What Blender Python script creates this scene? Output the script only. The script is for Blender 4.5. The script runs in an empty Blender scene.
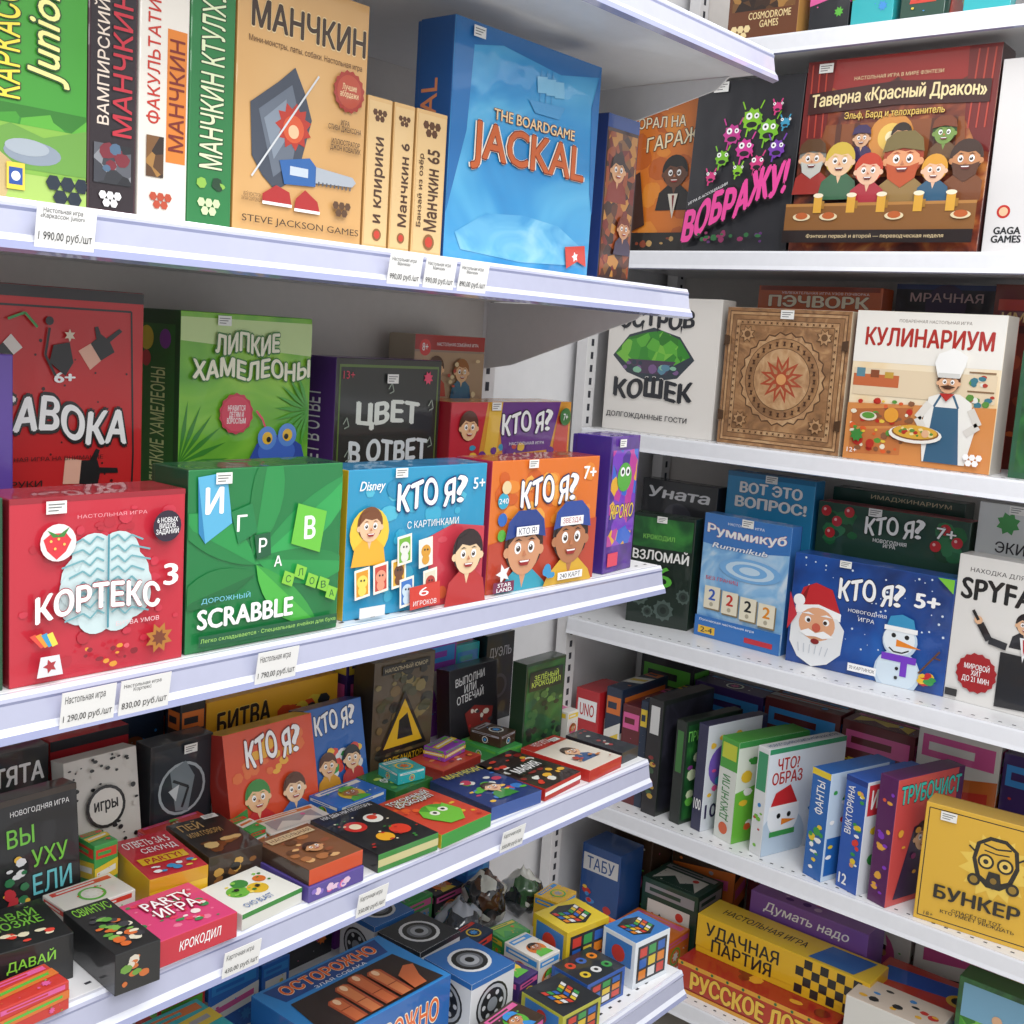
import bpy, bmesh, math, random
from mathutils import Vector, Matrix, noise
from mathutils.geometry import delaunay_2d_cdt
S=bpy.context.scene; COL=bpy.context.collection
try: S.view_settings.view_transform='Standard'
except Exception: pass
# ------------------------------------------------------------ materials
MC={}
def lin(h):
    h=h.lstrip('#')
    if len(h)==3: h=''.join(a*2 for a in h)
    o=[]
    for i in (0,2,4):
        c=int(h[i:i+2],16)/255
        o.append(c/12.92 if c<=.04045 else ((c+.055)/1.055)**2.4)
    return (*o,1)
def ink(h):
    c=lin(h)
    return tuple(min(1,v*.88) for v in c[:3])+(1,)
def base(name):
    m=bpy.data.materials.new(name); m.use_nodes=True
    return m,m.node_tree,m.node_tree.nodes['Principled BSDF']
def film(nt,b,bump=True):
    b.inputs['Coat Weight'].default_value=.7; b.inputs['Coat Roughness'].default_value=.05
    if not bump: return
    n=nt.nodes.new('ShaderNodeTexNoise'); n.inputs['Scale'].default_value=16; n.inputs['Detail'].default_value=1
    tc=nt.nodes.new('ShaderNodeTexCoord'); nt.links.new(tc.outputs['Object'],n.inputs['Vector'])
    bp=nt.nodes.new('ShaderNodeBump'); bp.inputs['Strength'].default_value=.35; bp.inputs['Distance'].default_value=.01
    nt.links.new(n.outputs[0],bp.inputs['Height']); nt.links.new(bp.outputs[0],b.inputs['Coat Normal'])
def M(h,body=False):
    if h in MC and not h.startswith('#'): return MC[h]
    k=h+('b' if body else '')
    if k in MC: return MC[k]
    m,nt,b=base(('board_' if body else 'print_')+h.lstrip('#')); b.inputs['Base Color'].default_value=ink(h); b.inputs['Roughness'].default_value=.5
    film(nt,b,body); MC[k]=m; return m
def NM(key,cols,scale=8,dist=.6,stretch=(1,1,1),bump=0):
    m,nt,b=base(key)
    tc=nt.nodes.new('ShaderNodeTexCoord'); mp=nt.nodes.new('ShaderNodeMapping'); mp.inputs['Scale'].default_value=stretch
    nt.links.new(tc.outputs['Object'],mp.inputs[0])
    n=nt.nodes.new('ShaderNodeTexNoise'); n.inputs['Scale'].default_value=scale; n.inputs['Detail'].default_value=3; n.inputs['Distortion'].default_value=dist
    nt.links.new(mp.outputs[0],n.inputs['Vector'])
    r=nt.nodes.new('ShaderNodeValToRGB'); e=r.color_ramp.elements
    k=len(cols)
    e[0].position=.28; e[0].color=ink(cols[0]); e[1].position=.72; e[1].color=ink(cols[-1])
    for i in range(1,k-1):
        q=e.new(.28+.44*i/(k-1)); q.color=ink(cols[i])
    nt.links.new(n.outputs[0],r.inputs[0]); nt.links.new(r.outputs[0],b.inputs['Base Color'])
    if bump:
        bp=nt.nodes.new('ShaderNodeBump'); bp.inputs['Strength'].default_value=bump; bp.inputs['Distance'].default_value=.004
        nt.links.new(n.outputs[0],bp.inputs['Height']); nt.links.new(bp.outputs[0],b.inputs['Normal'])
    b.inputs['Roughness'].default_value=.5; film(nt,b); MC[key]=m; return m
def VM(key,cols,scale=60):
    m,nt,b=base(key); tc=nt.nodes.new('ShaderNodeTexCoord'); v=nt.nodes.new('ShaderNodeTexVoronoi'); v.inputs['Scale'].default_value=scale
    nt.links.new(tc.outputs['Object'],v.inputs['Vector']); sp=nt.nodes.new('ShaderNodeSeparateColor'); nt.links.new(v.outputs['Color'],sp.inputs[0])
    r=nt.nodes.new('ShaderNodeValToRGB'); r.color_ramp.interpolation='CONSTANT'; e=r.color_ramp.elements
    e[0].position=0; e[0].color=ink(cols[0]); e[1].position=1/len(cols); e[1].color=ink(cols[1])
    for i in range(2,len(cols)): q=e.new(i/len(cols)); q.color=ink(cols[i])
    nt.links.new(sp.outputs[0],r.inputs[0]); nt.links.new(r.outputs[0],b.inputs['Base Color']); b.inputs['Roughness'].default_value=.5; film(nt,b,False); MC[key]=m
NM('sea',['#1a78ba','#2e94d2','#54b0e0','#84c6ea'],4,1,(1,1,1.8))
NM('seafoam',['#3c9cd6','#6cbce4','#94d0ee'],9,1.5,(1,1,2.2))
NM('tavern',['#2a100c','#5a1e12','#8d3d1c','#c0783a'],13,1.5)
VM('crowd',['#3a1a10','#a04a20','#c88838','#5a2a14','#8a5a2a','#7a2018'],75)
NM('leather',['#7c5a3c','#986e48','#b68c60'],26,1.5,bump=.5)
NM('leather2',['#9c7450','#b88e64','#caa67c'],30,1.5,bump=.5)
NM('jungle',['#4a9a26','#74bc30','#a6dc44'],9,1)
VM('foliage',['#2a7a1c','#3f9a28','#5ab034','#78c040','#2f8a24'],45)
NM('darkart',['#0a0c12','#23232f','#3a3948'],14,1)
NM('icy',['#5a9cdc','#94c6ee','#dcecf8'],7,2.4)
NM('snowblue',['#0b2b66','#14499a','#1d62b8'],8,.5)
NM('kitchen',['#f4efe2','#f6e3c0','#efc98a'],6,.4)
VM('food',['#c82a1c','#f0b83a','#5aa03a','#e8602a','#f4ecd4'],80)
NM('violetart',['#2b1650','#5b2f96','#8a57c4'],9,1)
VM('party',['#7a3ac0','#c03a9a','#3a6ad0','#4a2a90','#8a4ac8','#e8b030'],50)
NM('greenart',['#0d2b17','#1d5a2b','#3c8d3b'],12,1)
VM('winterart',['#123a24','#b8303a','#1a5a34','#2a7a4a','#7a1c24'],60)
NM('tan',['#cf9c5c','#d9aa6c','#e0b67c'],4,.2)
VM('brownart',['#2a1a10','#5a3a1c','#7a5228','#3a2414','#a87a3c'],55)
VM('redart',['#8a1c18','#b02a22','#c8402a','#d8802c','#a02420','#e0b050'],50)
VM('blueart',['#183a78','#2a5aa8','#3a78c0','#5a9cd4','#1c4488','#c8dcec'],50)
VM('greyart',['#1c1e24','#3a3c44','#5a5c64','#2a2c32','#8a8c92'],60)
VM('kidsart',['#e04a3a','#f0d040','#4ab05a','#3a7ad0','#f08a30','#3a9ad0','#e8e8e0'],60)
def plain(name,h,rough=.45,metal=0,coat=0,bump=0,bs=60):
    m,nt,b=base(name); b.inputs['Roughness'].default_value=rough; b.inputs['Metallic'].default_value=metal; b.inputs['Coat Weight'].default_value=coat
    n=nt.nodes.new('ShaderNodeTexNoise'); n.inputs['Scale'].default_value=bs; n.inputs['Detail'].default_value=2
    tc=nt.nodes.new('ShaderNodeTexCoord'); nt.links.new(tc.outputs['Object'],n.inputs['Vector'])
    mx=nt.nodes.new('ShaderNodeMix'); mx.data_type='RGBA'; c=lin(h)
    mx.inputs[6].default_value=c; mx.inputs[7].default_value=tuple(v*.92 for v in c[:3])+(1,)
    nt.links.new(n.outputs[0],mx.inputs[0]); nt.links.new(mx.outputs[2],b.inputs['Base Color'])
    if bump:
        bp=nt.nodes.new('ShaderNodeBump'); bp.inputs['Strength'].default_value=bump; bp.inputs['Distance'].default_value=.002
        nt.links.new(n.outputs[0],bp.inputs['Height']); nt.links.new(bp.outputs[0],b.inputs['Normal'])
    return m
MET=plain('white_painted_steel','#e6e7e9',.35,0,.2)
METU=plain('grey_white_steel','#d8d7d8',.4)
RAIL=plain('tinted_plastic_rail','#b0b3ca',.2,0,1)
RAILT=plain('pale_highlight_edge','#e0e3ee',.15,0,.9)  # highlight line along the rail edge, put into the colour
RAILW=plain('white_plastic_rail','#e0e2e8',.2,0,.6)
CLEAR=plain('frosted_rail_lip','#989ec2',.1,0,1)
HOLE=plain('dark_slot','#33343c',.8)
PANEL=plain('shelving_back_panel','#d2cdc8',.6,0,0,.1)
WALL=plain('wall_paint','#e0e0e2',.8,0,0,.2,30)
FLOORM=plain('floor_tile','#c8c2b8',.4)
# ------------------------------------------------------------ text (own non-zero winding fill of the glyph outlines)
TC={}
def tmesh(txt):
    if txt in TC: return TC[txt]
    c=bpy.data.curves.new('t','FONT'); c.body=txt; c.size=1; c.resolution_u=3; c.space_line=.85; c.align_x='CENTER'; c.fill_mode='NONE'
    o=bpy.data.objects.new('t',c); COL.objects.link(o)
    me=o.to_mesh()
    P=[Vector((v.co.x,v.co.y)) for v in me.vertices]; adj={}
    for e in me.edges:
        a,b_=e.vertices; adj.setdefault(a,[]).append(b_); adj.setdefault(b_,[]).append(a)
    o.to_mesh_clear(); bpy.data.objects.remove(o); bpy.data.curves.remove(c)
    seen=set(); loops=[]
    for s0 in sorted(adj):
        if s0 in seen: continue
        lp=[s0]; seen.add(s0); nx=[q for q in adj[s0] if q not in seen]
        cur=min(nx) if nx else None
        while cur is not None:
            lp.append(cur); seen.add(cur); nx=[q for q in adj[cur] if q not in seen]; cur=nx[0] if nx else None
        if len(lp)>2: loops.append(lp)
    info=[]
    for lp in loops:
        pts=[P[i] for i in lp]; info.append([min(p.x for p in pts),max(p.x for p in pts),min(p.y for p in pts),max(p.y for p in pts),[pts]])
    info.sort(key=lambda q:q[0]); groups=[]
    for q in info:
        for g in groups:
            if q[0]<=g[1] and q[1]>=g[0] and q[2]<=g[3]+.02 and q[3]>=g[2]-.02:
                g[0]=min(g[0],q[0]);g[1]=max(g[1],q[1]);g[2]=min(g[2],q[2]);g[3]=max(g[3],q[3]);g[4]+=q[4]; break
        else: groups.append(q)
    V=[];F=[]
    for g in groups:
        vs=[];es=[];segs=[]
        for pts in g[4]:
            n0=len(vs); vs+=pts; n=len(pts)
            for i in range(n): es.append((n0+i,n0+(i+1)%n)); segs.append((pts[i],pts[(i+1)%n]))
        try: ov,oe,of,_,_,_=delaunay_2d_cdt(vs,es,[],0,1e-5)
        except Exception: continue
        b0=len(V); V+=[(v.x,v.y) for v in ov]
        for f in of:
            cx=sum(ov[i].x for i in f)/len(f); cy=sum(ov[i].y for i in f)/len(f); w=0
            for a,b_ in segs:
                if (a.y<=cy)!=(b_.y<=cy):
                    x=a.x+(cy-a.y)/(b_.y-a.y)*(b_.x-a.x)
                    if x>cx: w+=1 if b_.y>a.y else -1
            if w: F.append(tuple(b0+i for i in f))
    if not F: V,F=[(0,0),(1,0),(1,1)],[(0,1,2)]
    TC[txt]=(V,F); return TC[txt]
# ------------------------------------------------------------ mesh helpers
def mkobj(name,V,F,MI,mats,parent=None,loc=(0,0,0),rot=(0,0,0)):
    me=bpy.data.meshes.new(name); me.from_pydata(V,[],F)
    for m in mats: me.materials.append(m)
    me.polygons.foreach_set('material_index',MI); me.update()
    o=bpy.data.objects.new(name,me); COL.objects.link(o); o.location=loc; o.rotation_euler=rot
    if parent: o.parent=parent
    return o
def bevbox(x0,y0,z0,x1,y1,z1,bev):
    bm=bmesh.new(); bmesh.ops.create_cube(bm,size=1)
    for v in bm.verts: v.co=Vector((x0+(v.co.x+.5)*(x1-x0),y0+(v.co.y+.5)*(y1-y0),z0+(v.co.z+.5)*(z1-z0)))
    if bev: bmesh.ops.bevel(bm,geom=list(bm.edges),offset=bev,segments=2,affect='EDGES',profile=.5)
    bm.normal_update()
    V=[tuple(v.co) for v in bm.verts]; F=[];K=[]
    for f in bm.faces:
        F.append([v.index for v in f.verts]); n=f.normal
        a=max(range(3),key=lambda i:abs(n[i])+(.01 if i==1 else 0))
        K.append({(0,1):'r',(0,0):'l',(1,1):'b',(1,0):'f',(2,1):'t',(2,0):'u'}[(a,1 if n[a]>0 else 0)])
    bm.free(); return V,F,K
EPS=.00025
ALLB=[]
class Box:
    def __init__(s,x,y,z,w,h,d,yaw,cols,label,group,lean=0,lid=True,name='board_game_box',cat='board game',sticker=None,bev=.0015):
        s.a=(x,y,z+d*math.sin(math.radians(lean)) if lean>0 else z); s.w,s.h,s.d=w,h,d; s.yaw=yaw; s.cols=cols if isinstance(cols,dict) else {'*':cols}
        s.label=label; s.group=group; s.lean=lean; s.lid=lid; s.name=name; s.cat=cat; s.st=sticker; s.bev=bev
        s.V=[];s.F=[];s.K=[]; s.on('f'); s.rnd=random.Random(len(ALLB)*7+3); ALLB.append(s)
    def on(s,f):
        s.f=f; s.ly=1
        w,h,d=s.w,s.h,s.d
        s.o,s.u,s.v,s.n,s.fw,s.fh={
         'f':(Vector((0,0,h)),Vector((w,0,0)),Vector((0,0,-h)),Vector((0,-1,0)),w,h),
         'l':(Vector((0,d,h)),Vector((0,-d,0)),Vector((0,0,-h)),Vector((-1,0,0)),d,h),
         'r':(Vector((w,0,h)),Vector((0,d,0)),Vector((0,0,-h)),Vector((1,0,0)),d,h),
         't':(Vector((0,d,h)),Vector((w,0,0)),Vector((0,-d,0)),Vector((0,0,1)),w,d)}[f]
        s.m=min(s.fw,s.fh); return s
    def pt(s,x,y,dz=0): return tuple(s.o+s.u*min(.998,max(.002,x))+s.v*min(.998,max(.002,y))+s.n*(EPS*s.ly+dz))
    def p(s,pts,col):
        i=len(s.V); s.V+=[s.pt(x,y) for x,y in pts]
        ar=sum(pts[k][0]*pts[(k+1)%len(pts)][1]-pts[(k+1)%len(pts)][0]*pts[k][1] for k in range(len(pts)))
        idx=list(range(i,i+len(pts)))
        if ar>0: idx.reverse()
        s.F.append(idx); s.K.append(col); s.ly+=.6; return s
    def r(s,x0,y0,x1,y1,col): return s.p([(x0,y0),(x1,y0),(x1,y1),(x0,y1)],col)
    def c(s,cx,cy,r,col,ry=None,n=20):
        ax=r*s.m/s.fw; ay=(ry if ry else r)*s.m/s.fh
        return s.p([(cx+ax*math.cos(2*math.pi*k/n),cy+ay*math.sin(2*math.pi*k/n)) for k in range(n)],col)
    def star(s,cx,cy,r,col,n=12,q=.8,a0=0):
        ax=s.m/s.fw; ay=s.m/s.fh
        return s.p([(cx+ax*r*(1 if k%2 else q)*math.cos(a0+math.pi*k/n),cy+ay*r*(1 if k%2 else q)*math.sin(a0+math.pi*k/n)) for k in range(2*n)],col)
    def l(s,pts,wd,col):
        wd*=s.m
        for (x0,y0),(x1,y1) in zip(pts,pts[1:]):
            dx=(x1-x0)*s.fw; dy=(y1-y0)*s.fh; L=math.hypot(dx,dy) or 1; nx=-dy/L*wd/2/s.fw; ny=dx/L*wd/2/s.fh
            s.p([(x0+nx,y0+ny),(x1+nx,y1+ny),(x1-nx,y1-ny),(x0-nx,y0-ny)],col); s.ly-=.6
        s.ly+=.6; return s
    def t(s,txt,x0,y0,x1,y1,col,out=None,rot=0,b=.014,skew=0,tilt=0,ow=.05,wv=0,arc=0):
        V0,F=tmesh(txt)
        a=math.radians(rot); ca,sa=math.cos(a),math.sin(a)
        tr=lambda p:((p[0]+skew*p[1])*ca-p[1]*sa,(p[0]+skew*p[1])*sa+p[1]*ca)
        Q=[tr(p) for p in V0]; mx0=min(q[0] for q in Q);mx1=max(q[0] for q in Q);my0=min(q[1] for q in Q);my1=max(q[1] for q in Q)
        sx=(x1-x0)/(mx1-mx0); sy=(y1-y0)/(my1-my0)
        big=(y1-y0)*s.fh>.011 and (x1-x0)*s.fw>.008
        dirs=lambda r,n:[(r*math.cos(6.2832*k/n),r*math.sin(6.2832*k/n)) for k in range(n)]
        passes=[]
        if out: passes.append((out,dirs(ow,8) if big else [(0,0)]))
        passes.append((col,[(0,0)]+([(b,0),(-b,0),(0,b*.6),(0,-b*.6)] if big and b>0 else [])))
        for col_,sh in passes:
            for si,(ox,oy) in enumerate(sh):
                base_i=len(s.V); dz=si*2e-5
                for q in Q:
                    X=x0+(q[0]+ox-mx0)*sx; Y=y1-(q[1]+oy-my0)*sy; tx=(X-x0)/(x1-x0)
                    if tilt: Y-=(X-(x0+x1)/2)*tilt
                    if wv: Y+=wv*(y1-y0)*math.sin(tx*len(txt)*1.9)
                    if arc: Y+=arc*((tx-.5)*2)**2*(y1-y0)
                    s.V.append(s.pt(X,Y,dz))
                for f in F:
                    a0=Q[f[0]];a1=Q[f[1]];a2=Q[f[2]]
                    ccw=(a1[0]-a0[0])*(a2[1]-a0[1])-(a2[0]-a0[0])*(a1[1]-a0[1])>0
                    idx=[base_i+i for i in f]
                    if not ccw: idx.reverse()
                    s.F.append(idx); s.K.append(col_)
            s.ly+=1.1
        return s
    def g(s,x0,y0,x1,y1,n,cols,a=.02,b=.06):
        R=s.rnd
        for i in range(n):
            r=R.uniform(a,b); ax=r*s.m/s.fw; ay=r*s.m/s.fh
            if x1-x0<2*ax or y1-y0<2*ay: continue
            cx=R.uniform(x0+ax,x1-ax); cy=R.uniform(y0+ay,y1-ay); k=R.choice([7,9,11]); a0=R.random()*6
            e=R.uniform(.5,1)
            s.p([(cx+ax*R.uniform(.8,1)*math.cos(a0+6.283*j/k),cy+e*ay*R.uniform(.8,1)*math.sin(a0+6.283*j/k)) for j in range(k)],R.choice(cols))
            s.ly-=.5
        s.ly+=1; return s
    def hexes(s,x,y,r,col='#fff',n=5):
        for i in range(n):
            cx=x+(i%3 if i<3 else i-2.5)*r*1.9*s.m/s.fw; cy=y+(0 if i<3 else r*1.7*s.m/s.fh)
            s.c(cx,cy,r,col,n=6); s.ly-=.6
        s.ly+=.6; return s
    def head(s,cx,cy,r,skin='#f2c197',hair='#5a3018',hat=None,beard=None,smile='#a02020',body=None):
        k=s.m; X=k/s.fw*r; Y=k/s.fh*r
        if body: s.p([(cx-.4*X,cy+.7*Y),(cx+.4*X,cy+.7*Y),(cx+1.25*X,cy+1.35*Y),(cx+1.5*X,cy+2.6*Y),(cx-1.5*X,cy+2.6*Y),(cx-1.25*X,cy+1.35*Y)],body).p([(cx-.3*X,cy+.6*Y),(cx+.3*X,cy+.6*Y),(cx,cy+1.5*Y)],skin)
        s.c(cx,cy-.2*Y,r*1.1,hair,r*1.15); s.c(cx-.95*X,cy+.08*Y,r*.2,skin,n=10).c(cx+.95*X,cy+.08*Y,r*.2,skin,n=10); s.c(cx,cy,r*.92,skin,r)
        s.p([(cx-.95*X,cy-.15*Y),(cx-.8*X,cy-.85*Y),(cx-.1*X,cy-1.1*Y),(cx+.7*X,cy-.9*Y),(cx+.95*X,cy-.2*Y),(cx+.55*X,cy-.52*Y),(cx+.1*X,cy-.45*Y),(cx-.45*X,cy-.58*Y)],hair)
        if beard: s.p([(cx-.9*X,cy+.15*Y),(cx-.4*X,cy+.32*Y),(cx+.4*X,cy+.32*Y),(cx+.9*X,cy+.15*Y),(cx+.75*X,cy+.95*Y),(cx,cy+1.45*Y),(cx-.75*X,cy+.95*Y)],beard)
        for sg in(-1,1):
            s.c(cx+sg*.37*X,cy-.06*Y,r*.19,'#fff',r*.23,n=12).c(cx+sg*.35*X,cy-.04*Y,r*.12,'#3a2414',n=10).c(cx+sg*.35*X-.03*X,cy-.1*Y,r*.04,'#fff',n=6)
            s.p([(cx+sg*.15*X,cy-.34*Y),(cx+sg*.36*X,cy-.43*Y),(cx+sg*.6*X,cy-.33*Y),(cx+sg*.36*X,cy-.36*Y)],hair if hair!='#c8c8c0' else '#888')
        s.p([(cx-.02*X,cy+.02*Y),(cx+.12*X,cy+.24*Y),(cx-.1*X,cy+.26*Y)],'#c8805a')
        s.p([(cx-.34*X,cy+.42*Y),(cx+.34*X,cy+.42*Y),(cx+.2*X,cy+.62*Y),(cx-.2*X,cy+.62*Y)],smile).p([(cx-.28*X,cy+.43*Y),(cx+.28*X,cy+.43*Y),(cx+.22*X,cy+.49*Y),(cx-.22*X,cy+.49*Y)],'#fff')
        if hat: s.p([(cx-1.15*X,cy-.42*Y),(cx-1.0*X,cy-1.1*Y),(cx-.5*X,cy-1.5*Y),(cx+.5*X,cy-1.5*Y),(cx+1.0*X,cy-1.1*Y),(cx+1.15*X,cy-.42*Y),(cx,cy-.62*Y)],hat)
        return s
    def done(s):
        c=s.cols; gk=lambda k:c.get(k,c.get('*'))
        mats=[];ix={}
        def mi(col,body=False):
            k=(col,body)
            if k not in ix: ix[k]=len(mats); mats.append(M(col,body))
            return ix[k]
        w,h,d=s.w,s.h,s.d
        rot=(-math.radians(s.lean),0,math.radians(s.yaw))
        flat=h<d and h<w
        if s.lid:
            if flat: tb=bevbox(.0012,.0012,0,w-.0012,d-.0012,h*.6,s.bev); lb=bevbox(0,0,h*.16,w,d,h,s.bev)
            else: tb=bevbox(.0012,d*.5,.0012,w-.0012,d,h-.0012,s.bev); lb=bevbox(0,0,0,w,d*.9,h,s.bev)
            V,F,K=tb; root=mkobj(s.name,V,F,[0]*len(F),[M(gk('b') if 'b' in c else gk('l'),True)],None,s.a,rot)
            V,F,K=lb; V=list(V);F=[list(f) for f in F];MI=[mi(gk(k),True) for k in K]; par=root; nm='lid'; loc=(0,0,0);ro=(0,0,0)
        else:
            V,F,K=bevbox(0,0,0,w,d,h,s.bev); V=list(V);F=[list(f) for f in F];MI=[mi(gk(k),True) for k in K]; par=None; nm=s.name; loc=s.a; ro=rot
        n=len(V); V+=s.V; F+=[[i+n for i in f] for f in s.F]; MI+=[mi(k) for k in s.K]
        o=mkobj(nm,V,F,MI,mats,par,loc,ro)
        if not s.lid: root=o
        root['label']=s.label; root['category']=s.cat; root['group']=s.group
        if s.st:
            fc,x,y,sw=s.st; s.on(fc); s.V=[];s.F=[];s.K=[]; s.ly=16
            sh=sw*.6; s.r(x,y,x+sw/s.fw,y+sh/s.fh,'#f4f4f0')
            for j,q in enumerate((.22,.45,.7)): s.r(x+sw*.1/s.fw,y+sh*q/s.fh,x+sw*(.9-.15*j)/s.fw,y+sh*(q+.09)/s.fh,'#777'); s.ly-=.6
            mkobj('price_sticker',s.V,s.F,[0 if k=='#f4f4f0' else 1 for k in s.K],[M('#f4f4f0'),M('#777')],root)
        return root
def mk(*a,**k): return Box(*a,**k)

# ------------------------------------------------------------ boxes on the blue-railed unit
L1,L2,L3,L4=.09,-.35,-.68,-1.016
R0,R1,R2,R3,R4,R5=.63,.205,-.198,-.65,-1.08,-1.466
G1='board games on the upper shelf'
W='#fff'
b=mk(.492,1.03,L1,.104,.209,.09,0,{'*':'#2f8a2c','t':'#9a7'},'green board game box with yellow and white spine lettering',G1)
b.r(0,0,1,.62,'#3f9c2e').r(0,.6,1,1,'#86b944').r(0,.6,1,.68,'foliage').p([(0,.75),(.3,.68),(.6,.72),(1,.66),(1,.86),(0,.86)],'#6aa040').c(.5,.79,.26,'#8d99a8',.1).c(.45,.77,.2,'#a8b2bc',.07).r(0,.88,1,1,'#a9c964').p([(.0,.9),(.2,.8),(.35,.85),(.25,1),(0,1)],'#c8b07a')
b.t('КАРКАССОН',.12,.0,.38,.58,'#f4e24a','#2a3c14',rot=90).t('Junior',.45,.08,.82,.5,'#f7f19a','#1d4a14',rot=90,skew=.2).hexes(.68,.9,.07,'#123'); b.r(.26,.84,.42,.95,'#f0d040').r(.28,.86,.4,.93,'#2450a0').c(.34,.895,.04,W)
b=mk(.597,1.03,L1,.051,.213,.09,0,{'*':'#3a1420'},'dark maroon board game box with white and red lettering',G1)
b.r(.05,.02,.95,.98,'#22141c').t('ВАМПИРСКИЙ',.12,.1,.42,.62,'#e9d8c8',rot=90).t('МАНЧКИН',.5,.05,.88,.66,'#c6283a','#12060a',rot=90).r(.12,.7,.88,.87,'greyart').g(.1,.68,.9,.88,6,['#7a2230','#4f6b86'],.06,.2); b.hexes(.3,.92,.08)
b=mk(.650,1.03,L1,.055,.227,.09,0,{'*':'#ece6dc'},'white board game box with orange lettering down its spine',G1)
b.r(.55,.2,.95,.75,'#e2832a').t('ФАКУЛЬТАТИВ',.15,.05,.42,.6,'#c8301c',rot=90).t('МАНЧКИН',.6,.24,.9,.7,'#7c1f14',rot=90).r(.15,.65,.5,.82,'brownart'); b.hexes(.3,.9,.08,'#b9482a')
b=mk(.706,1.03,L1,.053,.242,.09,0,{'*':'#1f7a3d'},'green board game box with pale spine lettering',G1)
b.t('МАНЧКИН КТУЛХУ',.25,.05,.75,.76,'#e4efc4','#0e3d1e',rot=90).g(.15,.78,.85,.86,5,['#8fc04a','#0e3d1e'],.06,.15); b.hexes(.3,.9,.09,'#cfe3b0')
b=mk(.761,1.03,L1,.179,.265,.075,0,{'*':'tan','l':'#c48e4e'},'tan board game box with dark lettering and red round seal',G1)
b.t('МАНЧКИН',.1,.11,.97,.215,'#3b2614','#f0d6a4',b=.03).t('Мини-монстры, лапы, собаки. Настольная игра',.08,.25,.95,.28,'#5a3a1c')
b.p([(.1,.5),(.3,.4),(.42,.33),(.5,.42),(.56,.52),(.5,.66),(.46,.76),(.3,.82),(.2,.77),(.12,.7)],'#3f4756').p([(.16,.52),(.4,.4),(.47,.53),(.42,.7),(.28,.77)],'#66707f').p([(.2,.55),(.36,.46),(.38,.6),(.28,.7)],'#8591a0')
b.star(.42,.56,.14,'#b8301c',11,.72).c(.42,.57,.08,'#d8562a').c(.42,.58,.04,'#f0c59a').l([(.12,.78),(.6,.34)],.012,'#d8dce0').p([(.32,.7),(.55,.67),(.62,.71),(.6,.78),(.36,.79)],'#2462a8').r(.4,.715,.54,.75,'#c8d4e0').p([(.6,.7),(.9,.715),(.93,.735),(.9,.755),(.6,.765)],'#aeb6c0')
for k in range(9): b.r(.62+k*.032,.757,.632+k*.032,.772,'#555b66'); b.ly-=.6
b.p([(.2,.84),(.3,.8),(.4,.82),(.42,.87),(.2,.87)],'#b02020').p([(.45,.84),(.52,.8),(.62,.84),(.64,.88),(.44,.88)],'#b02020').r(.2,.868,.42,.88,W).r(.44,.878,.64,.89,W)
b.star(.84,.37,.13,'#a5301f',16,.9).c(.84,.37,.1,'#b8482c').t('Лучшие\nабордажи',.765,.34,.915,.4,'#f4d9a8').t('ИГРА\nСТИВА ДЖЕКСОНА',.68,.49,.95,.54,'#3b2614').t('ИЛЛЮСТРАТОР\nДЖОН КОВАЛИК',.7,.57,.95,.62,'#3b2614').t('STEVE JACKSON GAMES',.05,.93,.96,.965,'#3b2614',b=.03); b.hexes(.76,.84,.026,'#5a3a1c').t('УБЕЙ МОНСТРОВ!\nХАПАЙ СОКРОВИЩА!',.04,.84,.19,.88,'#5a3a1c')
for i,(x,w,tx) in enumerate(((.943,.039,'и клирики'),(.985,.034,'Манчкин 6'),(1.022,.053,'Манчкин 65'))):
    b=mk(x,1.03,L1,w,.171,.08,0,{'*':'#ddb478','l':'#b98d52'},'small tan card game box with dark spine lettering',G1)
    b.r(.05,.03,.95,.97,'#e2bf88').hexes(.3,.1,.1,'#5a3414').t(tx,.38,.26,.78,.82,'#4a2a10',rot=90,b=.03)
    if i==2: b.t('Банзай из озёр',.12,.3,.3,.8,'#4a2a10',rot=90)
    b.c(.55,.9,.18,'#8a5a2a').c(.55,.9,.12,'#c83a22')
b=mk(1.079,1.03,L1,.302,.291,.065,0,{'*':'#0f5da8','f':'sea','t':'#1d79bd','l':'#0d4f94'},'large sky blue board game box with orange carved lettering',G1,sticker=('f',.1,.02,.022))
b.p([(0,0),(1,0),(1,.05),(.7,.1),(.3,.06),(0,.12)],'#186cb0').p([(0,0),(.12,.1),(.1,.45),(.03,.7),(0,.8)],'#1a70b4').p([(1,0),(.94,.2),(.97,.6),(1,.7)],'#1a70b4')
b.p([(.06,.88),(.25,.78),(.5,.76),(.75,.78),(.93,.86),(.9,.95),(.5,.97),(.1,.95)],'seafoam')
for x in(.56,.6,.64): b.l([(x,.1),(x,.27)],.005,'#4a9ad0')
for i,x in enumerate((.53,.59,.65)): b.p([(x,.14),(x+.07,.13),(x+.08,.2),(x+.01,.21)],'#80c2e6')
b.p([(.48,.25),(.74,.24),(.7,.3),(.53,.3)],'#4a9ad0')
b.t('THE BOARDGAME',.26,.33,.82,.375,'#f0d0a0','#7a2c12').t('JACKAL',.13,.4,.9,.6,'#f6e8d6',b=.07).t('JACKAL',.13,.4,.9,.6,'#c85e26','#7a2410',ow=.035,b=.02)
b.p([(.8,.87),(.95,.85),(.97,.95),(.9,.93),(.82,.97)],'#d03a2a').star(.88,.91,.025,W,5,.5)
b.on('l').t('JACKAL',.2,.25,.75,.7,'#d8875a',rot=90)
b=mk(1.501,1.10,L1,.085,.257,.1,0,{'*':'#3c1f20','l':'#20408a'},'dark brown board game box with orange figures printed',G1)
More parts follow.
